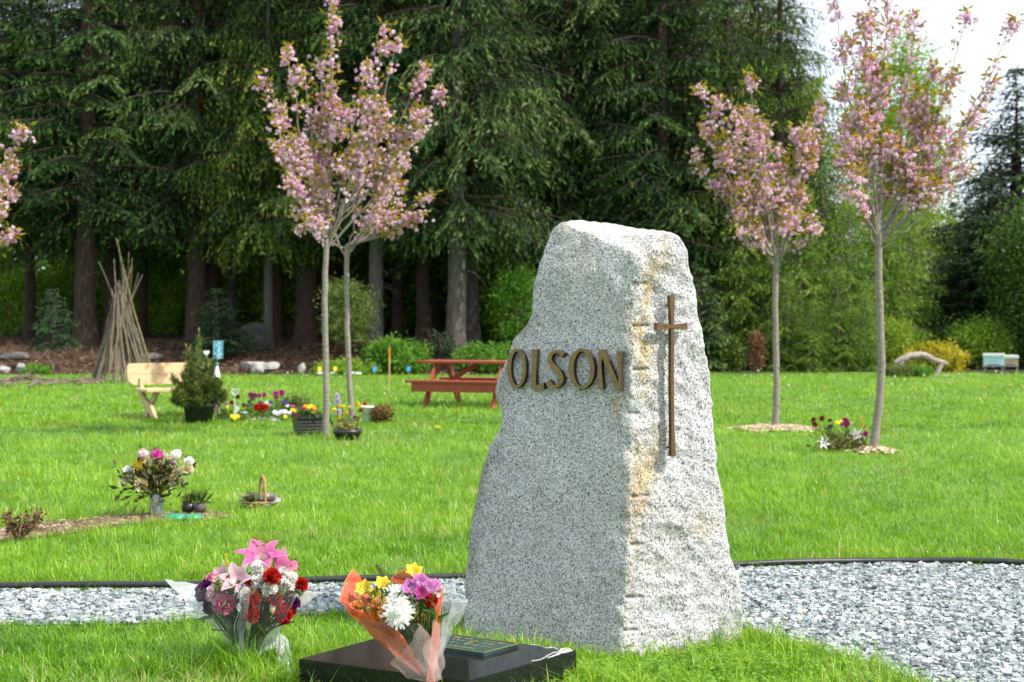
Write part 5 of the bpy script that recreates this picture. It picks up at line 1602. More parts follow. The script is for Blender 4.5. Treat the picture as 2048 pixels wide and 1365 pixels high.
for (uu, v0, v1, n) in ((674, 787, 812, 60), (678, 818, 832, 34)):
    t_ = rng.random(n); aa = rng.uniform(0, 6.28, n); w_ = 0.055 * (0.35 + 0.65 * t_)
    pompons(mb, np.array([at(uu, v0 + (v1 - v0) * a, dh) for a in t_]) + np.column_stack((np.cos(aa) * w_, np.sin(aa) * w_, 0 * aa)), 0.017, 9, 0.5)
part("florets", mb, M_LAV, hyt)
mb = MB(); tube(mb, [hy, at(674, 790, dh)], 0.008, 6); clump(mb, hy, 0.08, 0.1, 26, 0.2, 0.12, 3, 1.5); part("stem", mb, m_stem, hyt)
bk = gnd(735, 846)
bkt = thing("bucket", bk, "small white plastic bucket beside the rear cherry trunk", "bucket")
mb = MB(); lathe(mb, [(0, 0.004), (0.065, 0), (0.088, 0.215), (0.096, 0.217), (0.096, 0.24), (0.088, 0.24), (0.082, 0.22), (0.06, 0.01), (0, 0.012)], bk, 24); part("pail", mb, m_wht, bkt, True)
mb = MB(); tube(mb, [bk + (0.094 * math.cos(a), -0.06 - 0.03 * math.sin(a), 0.22 - 0.10 * math.sin(a)) for a in np.linspace(0, math.pi, 10)], 0.003, 5); part("handle", mb, m_iron, bkt)
shrub("rusty_shrub", "low rusty red and green shrub right of the white bucket", gnd(763, 846), (0.16, 0.14, 0.12), 34, 36, 0.045, leafy("rusty_green_leaves", [(0, (0.08, 0.08, 0.02)), (0.5, (0.18, 0.12, 0.04)), (1, (0.36, 0.11, 0.05))], 0.3), 302, cl_r=0.07)

# ------------------------------------------------------------------ picnic table
tl = np.array((0.93, -0.37, 0)); tcx = np.array((0.37, 0.93, 0))
foot = gnd(850, 815)
tc0 = foot + tcx * 0.72 + tl * 0.62
table = thing("picnic_table", tc0, "red-brown wooden picnic table with attached benches, half hidden by the stone", "picnic table")
Tp = lambda l, c_, z: tc0 + tl * l + tcx * c_ + UP * z
for k in range(5):
    mb = MB(); box(mb, Tp(0, -0.30 + 0.15 * k, 0.76), (1.9, 0.142, 0.042), tl, UP, 0.005); part("top_board", mb, m_red, table)
for sgn in (-1, 1):
    for k in (0, 1):
        mb = MB(); box(mb, Tp(0, sgn * (0.63 + 0.15 * k), 0.44), (1.9, 0.142, 0.042), tl, UP, 0.005); part("bench_board", mb, m_red, table)
    mb = MB(); box(mb, Tp(0, sgn * 0.80, 0.343), (1.66, 0.045, 0.15), tl, UP, 0.004); part("bench_apron", mb, m_red, table)
for l in (-0.62, 0.62):
    mb = MB(); box(mb, Tp(l, 0, 0.715), (0.70, 0.04, 0.085), tcx, UP, 0.004); part("top_cleat", mb, m_red, table)
    mb = MB(); box(mb, Tp(l + 0.045, 0, 0.37), (1.62, 0.04, 0.10), tcx, UP, 0.004); part("cross_beam", mb, m_red, table)
    for sgn in (-1, 1):
        mb = MB()
        prism(mb, [Tp(l - 0.02, sgn * a, z) for a, z in ((0.20, 0.67), (0.36, 0.67), (0.82, -0.02), (0.65, -0.02))], tl * 0.042)
        part("leg", mb, m_red, table)
mb = MB(); box(mb, Tp(-0.3, 0, 0.53), (0.70, 0.035, 0.085), unit(tl * 0.8 + UP * 0.45), UP, 0.004); part("brace", mb, m_red, table)

sk = gnd(779, 790)
stk = thing("marker_stake", sk, "thin wooden survey stake with orange painted tip in the lawn", "stake")
m_lath = plain("raw_lath", (0.50, 0.33, 0.16), 0.8); m_or = plain("orange_paint", (0.75, 0.22, 0.03), 0.6)
mb = MB(); box(mb, sk + (0, 0, 0.33), (0.78, 0.028, 0.014), UP, (0, 1, 0), 0.002); part("lath", mb, m_lath, stk)
mb = MB(); box(mb, sk + (0, 0, 0.83), (0.24, 0.029, 0.015), UP, (0, 1, 0), 0.002); part("painted_tip", mb, m_or, stk)

# ------------------------------------------------------------------ stick tepee and loose branches
m_pole = mottled("weathered_pole", (0.085, 0.065, 0.05), (0.25, 0.20, 0.155), 12, 0.85, 0.5, 0.006, 5, stretch=(3, 3, 0.5))
m_pole2 = mottled("mossy_pole", (0.11, 0.10, 0.045), (0.25, 0.22, 0.12), 12, 0.85, 0.5, 0.006, 5, stretch=(3, 3, 0.5))
tb = gnd(246, 764); dT = tb[1]
tep = thing("stick_tepee", tb, "tall tepee of leaning bare poles tied at the top, in front of the forest", "stick tepee")
g = np.random.default_rng(400)
tops = [(230, 475), (234, 478), (240, 505), (198, 522), (257, 505), (266, 518), (277, 548), (284, 550), (262, 530), (222, 585), (250, 540), (228, 520), (246, 530)]
for k in range(52):
    a = 2 * math.pi * k / 52 + g.normal(0, 0.05)
    r = g.uniform(0.72, 0.84)
    base = tb + (math.cos(a) * r, math.sin(a) * r + 0.1, -0.03)
    if k % 4 == 0 and k // 4 < len(tops):
        u, v = tops[k // 4]
        E = at(u, v, dT + 0.1 - 0.15 * math.sin(a) * 1)
        # swing the foot to the opposite side so that the pole crosses the others at the top
        a = math.atan2(math.sin(a), -(E[0] - tb[0])); base = tb + (math.cos(a) * r, math.sin(a) * r + 0.1, -0.03)
    else:
        u, v = g.normal(240, 7), g.uniform(560, 625)
        E = at(u, v, dT + 0.1 + 0.13 * math.sin(a))
    mb = MB(); tube(mb, rail(base, E, 7, 0.012), np.linspace(g.uniform(0.017, 0.031), 0.011, 7), 7)
    part("pole", mb, m_pole2 if k % 5 == 0 else m_pole, tep)
FBR = "loose branches lying on the grass beside the stick tepee"
for k in range(16):
    u0 = g.uniform(0, 175); u1 = u0 + g.uniform(50, 120)
    if k > 9: u0, u1 = g.uniform(-20, 20), g.uniform(60, 95)
    A, E = gnd(u0, g.uniform(764, 778)), gnd(min(u1, 215), g.uniform(760, 770))
    A[2] += g.uniform(0.02, 0.1); E[2] += g.uniform(0.03, 0.24) if k % 3 else 0.05
    mb = MB(); cv = rail(A, E, 8, 0.025); tube(mb, cv, np.linspace(0.035, 0.012, 8), 6)
    for w in range(3):
        p = cv[g.integers(2, 7)]; tube(mb, [p, p + (g.normal(0, 0.2), g.normal(0, 0.15), g.uniform(0.02, 0.2))], (0.01, 0.004), 4)
    single("fallen_branch", mb, m_pole, (A + E) / 2 * (1, 1, 0), "bare grey branch in the loose pile on the grass left of the tepee", "branch", FBR)

# ------------------------------------------------------------------ boulders
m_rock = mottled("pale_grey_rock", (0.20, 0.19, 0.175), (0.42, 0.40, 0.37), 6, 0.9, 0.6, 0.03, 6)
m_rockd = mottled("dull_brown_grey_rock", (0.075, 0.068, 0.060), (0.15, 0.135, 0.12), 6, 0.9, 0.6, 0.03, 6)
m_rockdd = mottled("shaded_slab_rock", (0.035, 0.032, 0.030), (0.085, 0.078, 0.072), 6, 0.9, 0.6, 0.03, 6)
def rock(name, label, c, s, seed, mat=m_rock, turn=0.0, group=None, tilt=0.0):
    bm = bmesh.new(); bmesh.ops.create_icosphere(bm, subdivisions=4, radius=1)
    for v in bm.verts:
        p = v.co.copy()
        k = 1 + 0.35 * mnoise.noise(p * 0.9 + Vector((seed * 3.1, 0, 0))) + 0.12 * mnoise.noise(p * 2.7 + Vector((0, seed, 0)))
        # planes knocked off the lump
        v.co = p * k
    g = np.random.default_rng(seed)
    for _ in range(9):
        n = Vector(g.normal(size=3)).normalized(); dd = g.uniform(0.62, 0.85)
        for v in bm.verts:
            e = v.co.dot(n) - dd
            if e > 0: v.co -= n * e * 0.92
    mb = MB()
    ca, sa = math.cos(turn), math.sin(turn); ct, st = math.cos(tilt), math.sin(tilt)
    M = np.diag(s) @ np.array(((ct, 0, st), (0, 1, 0), (-st, 0, ct))) @ np.array(((ca, sa, 0), (-sa, ca, 0), (0, 0, 1)))
    add_bm(mb, bm, M, c)
    single(name, mb, mat, c, label, "rock", group)
BG = "boulders along the edge of the mulch bank"
rock("boulder", "flat-topped grey boulder, left of the pair near the potted pine", gd(510, 40.8) + (0, 0, 0.22), (0.42, 0.3, 0.15), 1, group=BG)
rock("boulder", "blunt pale boulder standing in front of the flat grey ones", gd(516, 40.0) + (0, 0, 0.16), (0.20, 0.2, 0.23), 2, group=BG)
rock("boulder", "grey boulder right of the blunt pale one, sloping down to right", gd(540, 40.6) + (0, 0, 0.2), (0.30, 0.22, 0.17), 3, group=BG, tilt=0.3)
rock("boulder", "small squarish pale boulder left of the double cherry trunks", gd(602, 40.4) + (0, 0, 0.16), (0.13, 0.14, 0.18), 4, group=BG)
rock("boulder", "pale egg-shaped boulder left of the thin dark spruce", gd(44, 40.2) + (0, 0, 0.14), (0.15, 0.14, 0.17), 5, group=BG, tilt=0.5)
rock("boulder", "brownish boulder cut by the left edge of the picture", gd(6, 40.2) + (0, 0, 0.12), (0.2, 0.16, 0.16), 6, group=BG)
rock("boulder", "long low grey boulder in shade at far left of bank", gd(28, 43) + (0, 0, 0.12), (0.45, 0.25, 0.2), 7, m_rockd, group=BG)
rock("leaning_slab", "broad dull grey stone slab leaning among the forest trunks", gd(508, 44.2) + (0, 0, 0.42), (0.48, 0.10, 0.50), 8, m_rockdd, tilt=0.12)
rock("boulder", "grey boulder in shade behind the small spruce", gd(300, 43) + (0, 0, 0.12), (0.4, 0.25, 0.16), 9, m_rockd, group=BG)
for k, (u, v, w, lab) in enumerate(((655, 757, 0.34, "flat white stone at foot of mulch bank, left of the cherry trunks"), (706, 757, 0.24, "small flat white stone between the cherry trunks and the green bush"))):
    rock("flat_stone", lab, gnd(u, 751.5) + (0, 0, 0.05), (w, 0.18, 0.06), 20 + k, m_wht, group="flat white stones at the lawn edge")
m_bflag = plain("blue_flag", (0.05, 0.30, 0.65), 0.6)
m_yflag = plain("yellow_flag", (0.75, 0.6, 0.03), 0.6)
for k, (u, m, lab) in enumerate(((745, m_bflag, "blue marker flag at left foot of the rounded green bush"), (813, m_bflag, "blue marker flag at right foot of the rounded green bush"), (666, m_yflag, "yellow marker flag just right of the nearer cherry trunk"), (635, m_yflag, "yellow marker flag low on the mulch left of the nearer cherry trunk"))):
    c = gd(u, 38.9); t = thing("marker_flag", c, lab, "flag", "small marker flags at the edge of mulch bank")
    mb = MB(); tube(mb, [c, c + (0, 0, 0.26)], 0.005, 5); part("wire", mb, m_iron, t)
    mb = MB(); prism(mb, [c + (0, 0, 0.12), c + (0.11, 0.02, 0.13), c + (0.11, 0.02, 0.26), c + (0, 0, 0.26)], (0, 0.006, 0)); part("pennant", mb, m, t)

# ------------------------------------------------------------------ log arch and beehives
m_log = mottled("weathered_log", (0.16, 0.13, 0.11), (0.42, 0.36, 0.31), 7, 0.9, 0.7, 0.02, 6, stretch=(0.4, 2, 2))
la = gd(1842, 38.6); dL = la[1]
arch = thing("log_arch", la, "weathered grey bent log resting on two posts before the golden shrub", "log arch")
mb = MB()
cv = polyline([at(1790, 726, dL), at(1812, 716, dL), at(1838, 711, dL + 0.1), at(1866, 720, dL), at(1893, 729, dL)], 16)
tube(mb, cv + rng.normal(0, 0.012, cv.shape), np.interp(np.linspace(0, 1, 16), (0, 0.3, 0.6, 1), (0.07, 0.10, 0.11, 0.06)), 10); part("bent_log", mb, m_log, arch, True)
for (u0, v0, u1, lab) in ((1806, 722, 1804, None), (1884, 726, 1891, None)):
    E = gnd(u1, 756); E[1] = dL - 0.1; E[2] = -0.02
    mb = MB(); tube(mb, rail(at(u0, v0, dL), E, 6, 0.006), 0.075, 9); part("post", mb, m_log, arch, True)
m_hbl = plain("pale_blue_hive_paint", (0.40, 0.58, 0.68), 0.6); m_htan = plain("tan_hive_wood", (0.38, 0.29, 0.20), 0.7); m_hw = plain("white_hive_lid", (0.66, 0.67, 0.65), 0.5); m_hst = plain("grey_hive_stand", (0.22, 0.21, 0.20), 0.8)
for (u, wd_, hgt, mat, lab) in ((1987, 0.56, 0.25, m_hbl, "pale blue beehive with white lid, the left one"), (2021, 0.40, 0.20, m_htan, "tan beehive with white lid, right of the blue one")):
    c = gd(u, 41.0)
    t = thing("beehive", c, lab, "beehive", "beehives at the right edge of the lawn")
    A = unit((0.95, -0.3, 0))
    B_ = np.array((0.3, 0.95, 0))
    for sx in (-1, 1):
        for sy in (-1, 1):
            mb = MB(); box(mb, c + A * sx * wd_ * 0.42 + B_ * sy * 0.17 + (0, 0, 0.07), (0.26, 0.05, 0.05), UP, A, 0.004); part("stand_leg", mb, m_hst, t)
    mb = MB(); box(mb, c + (0, 0, 0.215), (wd_ * 1.1, 0.5, 0.04), A, UP, 0.004); part("floor_board", mb, m_hst, t)
    mb = MB(); box(mb, c + (0, 0, 0.237 + hgt / 2), (wd_, 0.42, hgt), A, UP, 0.006); hb_ = part("hive_box", mb, mat, t)
    mb = MB(); box(mb, c - B_ * 0.215 + (0, 0, 0.25), (wd_ * 0.6, 0.012, 0.02), A, UP, 0.001); part("entrance", mb, m_iron, hb_)
    mb = MB(); box(mb, c - B_ * 0.214 + (0, 0, 0.237 + hgt * 0.7), (wd_ * 0.25, 0.018, 0.03), A, UP, 0.003); part("hand_hold", mb, mat, hb_)
    mb = MB(); box(mb, c + (0, 0, 0.24 + hgt + 0.04), (wd_ * 1.08, 0.47, 0.085), A, UP, 0.012); part("lid", mb, m_hw, t)

# ------------------------------------------------------------------ flowers at the foot of the largest cherry
fl = gnd(1688, 903)
bq = thing("laid_flowers", fl, "wilting bunch of magenta and white flowers at foot of the largest cherry", "flowers")
mb = MB()
for k in range(60):
    E = at(rng.uniform(1625, 1735), rng.uniform(845, 898), fl[1] + rng.uniform(-0.15, 0.15))
    tube(mb, rail(fl + (rng.uniform(-0.2, 0.25), rng.uniform(-0.08, 0.08), 0.0), E, 4, 0.008), 0.003, 4, rng.random())
clump(mb, fl, 0.30, 0.16, 240, 0.09, 0.3, 31, 0.5)
part("stems", mb, leafy("mixed_wilted_stems", [(0, (0.03, 0.06, 0.015)), (0.5, (0.10, 0.13, 0.03)), (1.0, (0.30, 0.16, 0.06))], 0.25), bq)
for (u, v, kd, r, m) in ((1691, 847, 'c', .05, M_MAG), (1627, 841, 'c', .028, M_DRED), (1644, 838, 'c', .028, M_DRED), (1630, 851, 'c', .03, M_DRED), (1661, 855, 'c', .026, M_PUR), (1674, 846, 'd', .03, M_YEL), (1682, 843, 'd', .025, M_YEL), (1710, 873, 'l', .10, M_WHT), (1645, 888, 'l', .085, M_WHT), (1732, 868, 'c', .03, M_MAG), (1722, 870, 'c', .025, M_MAG), (1660, 842, 'c', .02, M_PUR), (1701, 848, 'd', .03, M_CRM)):
    P = at(u, v, fl[1] + rng.uniform(-0.12, 0.05)); mb = MB()
    if kd == 'c': carnation(mb, P, r, 60)
    elif kd == 'd': daisy(mb, P, r, 20, (0, -0.6, 0.8), 2, 0.4)
    else: lily(mb, P, r, (0.2, -0.8, 0.3), width=0.2, recurve=0.6)
    part("flower", mb, m, bq)
mb = MB()
for k in range(90):
    tt = rng.random(); P = at(1722 + rng.normal(0, 8) * (1 - tt * 0.7), 868 - 36 * tt, fl[1]); pompons(mb, P[None], 0.010, 6, 0.5)
part("goldenrod", mb, petal("golden_spray", (0.55, 0.46, 0.04)), bq)

# ------------------------------------------------------------------ vase of flowers on the bare soil
vb = gnd(313, 1037)
vase = thing("flower_vase", vb, "glass jar holding a fading bouquet of white, yellow and purple flowers on bare soil", "vase of flowers")
m_glass, ntg, bg_ = new_mat("jar_glass")
bg_.inputs["Base Color"].default_value = (0.75, 0.80, 0.82, 1); bg_.inputs["Roughness"].default_value = 0.06
n_ = noise_node(ntg, 40, 3); bump(ntg, bg_, n_.outputs["Fac"], 0.3, 0.004)
trn = ntg.nodes.new("ShaderNodeBsdfTransparent"); trn.inputs["Color"].default_value = (0.70, 0.78, 0.78, 1)
msn = ntg.nodes.new("ShaderNodeMixShader"); msn.inputs["Fac"].default_value = 0.2
ntg.links.new(trn.outputs["BSDF"], msn.inputs[1]); ntg.links.new(bg_.outputs["BSDF"], msn.inputs[2]); ntg.links.new(msn.outputs["Shader"], ntg.nodes["Material Output"].inputs["Surface"])
mb = MB(); lathe(mb, [(0, 0.0), (0.046, 0.0), (0.05, 0.01), (0.05, 0.135), (0.042, 0.155), (0.042, 0.175), (0.039, 0.175), (0.039, 0.155), (0.046, 0.13), (0.046, 0.012), (0, 0.01)], vb, 24)
part("jar", mb, m_glass, vase, True)
vd = vb[1]
mb = MB()
for k in range(26):
    a = rng.uniform(0, 6.28); P = vb + (math.cos(a) * 0.03, math.sin(a) * 0.03, 0.02)
    E = at(rng.uniform(262, 368), rng.uniform(912, 990), vd + rng.uniform(-0.12, 0.12))
    tube(mb, bezier(P, vb + (0, 0, 0.2), E, 6), 0.003, 4, rng.random())
part("stems", mb, m_dryst, vase)
mb = MB(); c_ = at(310, 958, vd)
for k, (n, sx, sz) in enumerate(((330, 0.12, 0.09),)):
    n = 520; P = c_ + rng.normal(0, 1, (n, 3)) * (sx * 0.75, 0.07, sz * 0.75); D = unit(P - (c_ - (0, 0, 0.18))) + rng.normal(0, 0.5, (n, 3))
    leaves(mb, P, D, rng.uniform(0.04, 0.09, n), rng.uniform(0.015, 0.035, n), np.clip(rng.normal(0.45, 0.25, n), 0, 1))
for (u, v, du, dv, w) in ((262, 1000, -12, 14, 0.02), (276, 1010, -14, 22, 0.022), (290, 1015, -12, 24, 0.02), (360, 960, 10, 16, 0.015), (355, 950, 26, -2, 0.015), (266, 990, -22, 10, 0.018), (300, 1008, 4, 22, 0.02), (282, 1004, -22, 20, 0.018)):
    a_, b__ = at(u, v, vd - 0.08), at(u + du, v + dv, vd - 0.12)
    leaves(mb, a_[None], (b__ - a_)[None], np.linalg.norm(b__ - a_) * 1.4, w, rng.random(1))
part("foliage", mb, leafy("wilted_leaves", [(0, (0.025, 0.03, 0.008)), (0.5, (0.065, 0.075, 0.02)), (1.0, (0.20, 0.14, 0.05))], 0.25), vase)
mb = MB(); S_ = np.array(((1, 0, 0.3), (1, 0, -0.2), (1, 0, 0)), float)
leaves(mb, np.array([at(316, 975, vd - 0.12), at(318, 962, vd - 0.11), at(297, 962, vd - 0.10)]), np.array(((-0.25, -0.3, 0.9), (0.75, -0.2, 0.35), (-0.3, -0.1, 0.95))), np.array((0.10, 0.11, 0.12)), np.array((0.075, 0.07, 0.075)), np.array((0.8, 0.6, 0.3)), S=S_, fold=0.15)
part("broad_leaf", mb, leafy("broad_dusty_leaves", [(0, (0.05, 0.07, 0.02)), (1.0, (0.22, 0.18, 0.13))], 0.2), vase)
for (u, v, kd, r, m) in ((286, 908, 'p', .052, M_PPK), (352, 910, 'p', .056, M_WHT), (346, 922, 'p', .04, M_PPK), (313, 908, 'd', .045, M_MAG), (318, 914, 'c', .03, M_DRED), (283, 971, 'c', .045, M_CRM), (256, 944, 'c', .036, M_WHT), (378, 924, 'c', .032, M_WHT), (376, 940, 'c', .034, M_CRM), (280, 930, 'd', .05, M_YEL), (297, 925, 'd', .03, M_CRM), (318, 935, 'd', .03, M_YEL), (281, 918, 'c', .025, M_CRM)):
    P = at(u, v, vd - 0.05 + rng.uniform(-0.06, 0.03)); mb = MB()
    if kd == 'c': carnation(mb, P, r, 80)
    elif kd == 'd': daisy(mb, P, r, 36, (0, -0.7, 0.7), 3, 0.35)
    else: pompons(mb, P[None], r, 110, 0.6, size=0.5)
    part("flower", mb, m, vase)
mb = MB()
for (uc, vc_, su, sv_, n) in ((255, 958, 14, 14, 130), (335, 912, 18, 10, 110), (346, 940, 14, 14, 110), (362, 945, 14, 16, 100), (322, 922, 14, 8, 50), (380, 938, 6, 8, 40), (345, 965, 10, 10, 50)):
    P = np.array([at(uc + rng.normal(0, su * 0.6), vc_ + rng.normal(0, sv_ * 0.6), vd - 0.04 + rng.normal(0, 0.04)) for _ in range(n)])
    pompons(mb, P, 0.010, 5, rng.uniform(0.2, 0.9, n))
part("baby_breath", mb, leafy("dry_baby_breath", [(0, (0.40, 0.26, 0.12)), (0.5, (0.66, 0.56, 0.38)), (1.0, (0.82, 0.80, 0.68))], 0.2), vase)
m_teal = plain("turquoise_plastic", (0.02, 0.30, 0.19), 0.35)
tv = thing("vase_lid", gnd(365, 1040), "turquoise plastic lid lying in the grass right of the glass jar", "lid")
for (u, r) in ((350, 0.085), (386, 0.07)):
    c = gnd(u, 1041); mb = MB(); lathe(mb, [(0, 0.045), (r * 0.6, 0.043), (r * 0.92, 0.034), (r, 0.02), (r, 0.0), (r * 0.9, 0.0)], c, 24)
    part("cap", mb, m_teal, tv, True)
mb = MB(); box(mb, gnd(368, 1041) + (0, 0, 0.016), (0.12, 0.05, 0.018), (1, 0, 0), UP, 0.005); part("hinge", mb, m_teal, tv)
for k, (u, lab, mat, lf_) in enumerate(((377, "small black pot with pale rosette plant, behind the turquoise lid", m_olive, 0.05), (399, "small grey pot with spiky dark green plant right of the turquoise lid", m_stem, 0.11))):
    c = gnd(u, 1031); t = thing("flower_pot", c, lab, "potted plant", "small pots beside the glass jar")
    mb = MB(); pot(mb, c, 0.034, 0.042, 0.09, 20, 0.006, 0.006); part("pot", mb, (m_blackpl, m_rockd)[k], t, True)
    mb = MB(); clump(mb, c + (0, 0, 0.085), 0.035, 0.04, 70 if not k else 44, lf_, 0.3 if not k else 0.16, 40 + k, 0.8); part("leaves", mb, mat, t)

# basket with succulents
kb = gnd(520, 1021)
m_wick = mottled("wicker", (0.24, 0.145, 0.05), (0.46, 0.31, 0.12), 60, 0.8, 0.8, 0.01, 4, stretch=(1, 1, 3))
bas = thing("basket", kb, "small wicker basket with tall hoop handle holding succulents in the grass", "basket")
mb = MB(); ba_ = np.linspace(0, 2 * np.pi, 30)
for k in range(5): tube(mb, [kb + (math.cos(a) * (0.10 + 0.006 * k), math.sin(a) * (0.065 + 0.005 * k), 0.008 + 0.014 * k) for a in ba_], 0.0085, 6, cap=False)
lathe(mb, [(0, 0.006), (0.09, 0.006)], kb, 20)
part("tray", mb, m_wick, bas, True)
mb = MB()
tube(mb, [kb + (0.02 + 0.034 * math.cos(a), -0.07 * math.cos(a), 0.03 + 0.225 * math.sin(a) ** 0.8) for a in np.linspace(0.0, math.pi, 30)], 0.0125 + 0.002 * np.sin(np.arange(30) * 2.2), 8)
part("handle", mb, m_wick, bas, True)
m_succ = leafy("dull_succulent", [(0, (0.05, 0.07, 0.03)), (0.5, (0.13, 0.15, 0.07)), (1, (0.26, 0.20, 0.13))], 0.1)
m_succp = leafy("purple_grey_succulent", [(0, (0.20, 0.16, 0.20)), (0.5, (0.36, 0.31, 0.36)), (1, (0.5, 0.44, 0.46))], 0.1)
for (dx, dz, r, m, w, nn2) in ((-0.07, 0.07, 0.115, m_succ, 0.3, 44), (0.075, 0.075, 0.085, m_succp, 0.6, 50)):
    t = thing("succulent", kb + (dx, 0, dz), "dull green pointed succulent in left half of the basket" if dx < 0 else "purple-grey rosette succulent in right half of the basket", "succulent")
    mb = MB(); daisy(mb, kb + (dx, -0.01, dz), r, nn2, (0.05, -0.25, 1), 4, w, 0.0)
    part("leaves", mb, m, t)
    mb = MB(); tube(mb, [kb + (dx, 0, 0.03), kb + (dx, 0, dz + 0.01)], 0.012, 7); part("stem", mb, m_dryst, t)

# dry rose bush on the bare soil
for (u, v, uc, lab, sc_) in ((35, 1090, 35, "dry brown dwarf rose bush at left end of the bare soil", 1.0), (62, 1070, 80, "thin dry twig with curled leaves right of the dwarf rose bush", 0.55)):
    c = gnd(u, v); t = thing("dry_rose_bush", c, lab, "shrub", "withered rose stems on the bare soil")
    tw, lf = MB(), MB()
    for k in range(int(14 * sc_ ** 2)):
        E = at(uc + rng.uniform(-36, 42) * sc_ * (0.3 if sc_ < 1 else 1), v + rng.uniform(-72, -30) * (1 if sc_ == 1 else 0.8), c[1] + rng.uniform(-0.12, 0.12))
        cv = bezier(c + (rng.normal(0, 0.012), 0, 0), c * 0.4 + E * 0.6 + (0, 0, 0.02), E, 7); tube(tw, cv, np.linspace(0.007, 0.0035, 7), 6)
        n = 12 if sc_ == 1 else 10; i = rng.integers(3, 7, n)
        leaves(lf, cv[i] + rng.normal(0, 0.012, (n, 3)), rng.normal(size=(n, 3)), rng.uniform(0.025, 0.045, n), rng.uniform(0.014, 0.024, n), rng.random(n))
    part("stems", tw, mottled("dry_rose_stem", (0.10, 0.06, 0.03), (0.30, 0.20, 0.11), 40, 0.8, 0.2, 0.003), t)
    part("leaves", lf, leafy("withered_rose_leaves", [(0, (0.035, 0.016, 0.014)), (0.6, (0.11, 0.045, 0.03)), (1, (0.24, 0.10, 0.05))], 0.15), t)

# dandelions
m_dwh = petal("dandelion_clock", (0.75, 0.75, 0.72))
spots_y = [(875, 866), (1650, 784), (1828, 785), (1769, 867), (2008, 778), (2020, 779), (2046, 782), (1968, 782), (1973, 803), (1778, 797), (1793, 770), (818, 781), (830, 779), (1945, 768), (965, 765), (300, 893), (915, 833), (2037, 790)]
spots_w = [(1489, 757), (1577, 781), (1790, 763), (1810, 766), (1848, 758), (1896, 760), (1890, 757), (1917, 755), (1992, 752), (2003, 752), (1783, 778), (575, 755), (1012, 748), (930, 757), (936, 755), (1545, 757), (1523, 745), (1516, 750)]
proto = {}
for kind, lst, mat, lab, grp in (("y", spots_y, M_YEL, "yellow dandelion flower in the lawn", "yellow dandelions in the lawn"), ("w", spots_w, m_dwh, "white dandelion seed head in the far lawn", "white dandelion clocks in the lawn")):
    t = thing("dandelion", (0, 0, 0), lab, "dandelion", grp)
    mb = MB(); tube(mb, [(0, 0, 0), (0.004, 0, 0.09)], 0.003, 5); part("stem", mb, m_stem, t)
    mb = MB()
    if kind == "y": daisy(mb, (0.004, 0, 0.085), 0.034, 40, (0, -0.3, 1), 3, 0.25)
    else: pompons(mb, np.array([(0.004, 0, 0.10)]), 0.032, 60, 0.5, size=0.5)
    part("head", mb, mat, t)
    for k, (u, v) in enumerate(lst):
        o = t if k == 0 else copy_tree(t)
        o.location = tuple(gnd(u, v + 2)); o.rotation_euler = (0, 0, k)
        o.scale = (1.1, 1.1, 1.0 + 0.2 * (k % 3))

# ------------------------------------------------------------------ the two wrapped bouquets
F_CLR = film("clear_film", (0.82, 0.86, 0.90), 0.035, sheen=0.3, rough=0.08)
F_WHT = film("milky_film", (0.86, 0.90, 0.93), 0.58)
F_FAN = film("clear_stiff_film", (0.82, 0.86, 0.90), 0.20, sheen=0.5, rough=0.06)
F_ORN = film("orange_net", (0.90, 0.17, 0.04), 0.30, 170, 0.4)
F_PNK = film("pinkish_film", (0.85, 0.66, 0.64), 0.26)
F_RNET = film("white_net", (0.85, 0.80, 0.68), 0.08, 190, 0.5)

HEMS = MB()
def sheet(mb, left, right, wob=0.006, n=14, m=10, belly=(0, 0, 0), seed=0, hem=0):
    """A crumpled sheet stretched between two smooth 3-D edges, with a belly."""
    A = polyline(left, n); B = polyline(right, n)
    t = np.linspace(0, 1, m)[None, :, None]
    P = A[:, None, :] * (1 - t) + B[:, None, :] * t + np.asarray(belly) * (4 * t * (1 - t))
    P = P.reshape(-1, 3)
    P = P + wob * np.column_stack((vnoise(P, 22, seed), vnoise(P, 22, seed + 9), vnoise(P, 22, seed + 17))) * 1.6
    Q = [(r * m + c, r * m + c + 1, (r + 1) * m + c + 1, (r + 1) * m + c) for r in range(n - 1) for c in range(m - 1)]
    mb.add(P, Q)
    G_ = P.reshape(n, m, 3)
    if hem & 1: tube(HEMS, G_[:, 0], 0.0015, 4)
    if hem & 2: tube(HEMS, G_[:, -1], 0.0015, 4)
    if hem & 4: tube(HEMS, G_[-1], 0.0015, 4)

# first bouquet: standing in the grass, white film
D1 = 5.80
bb1 = np.array(((492 - 1024) / F * D1, D1, 0.0))
bq1 = thing("wrapped_bouquet", bb1, "bouquet with pink lily, red and white carnations in clear film, standing in the grass", "bouquet")
w1 = lambda u, v, dy: at(u, v, D1 + dy)
def fl1(u, v, dy, kd, r, m, axis=(0, -0.6, 0.6), label=None, **kw):
    P = w1(u, v, dy); mb = MB()
    if kd == 'c': carnation(mb, P, r, 120, axis)
    elif kd == 'd': daisy(mb, P, r, 44, axis, 3, 0.3)
    elif kd == 'l': lily(mb, P, r, axis, **kw)
    elif kd == 'p': pompons(mb, P[None], r, 120, 0.5, size=0.5)
    f_ = flower(bq1, P, m, mb, bb1 + (rng.uniform(-0.02, 0.02), rng.uniform(-0.02, 0.02), 0.04), 0.003, 2, label=label)
    return f_, P
m_lily = petal("pink_lily_petals", (0.62, 0.15, 0.36), (0.78, 0.50, 0.60), 0.35)
m_lily2 = petal("blush_lily_petals", (0.76, 0.48, 0.55), (0.86, 0.72, 0.74), 0.35)
m_anth = leafy("lily_anthers", [(0, (0.16, 0.05, 0.015)), (1, (0.45, 0.50, 0.22))], 0)
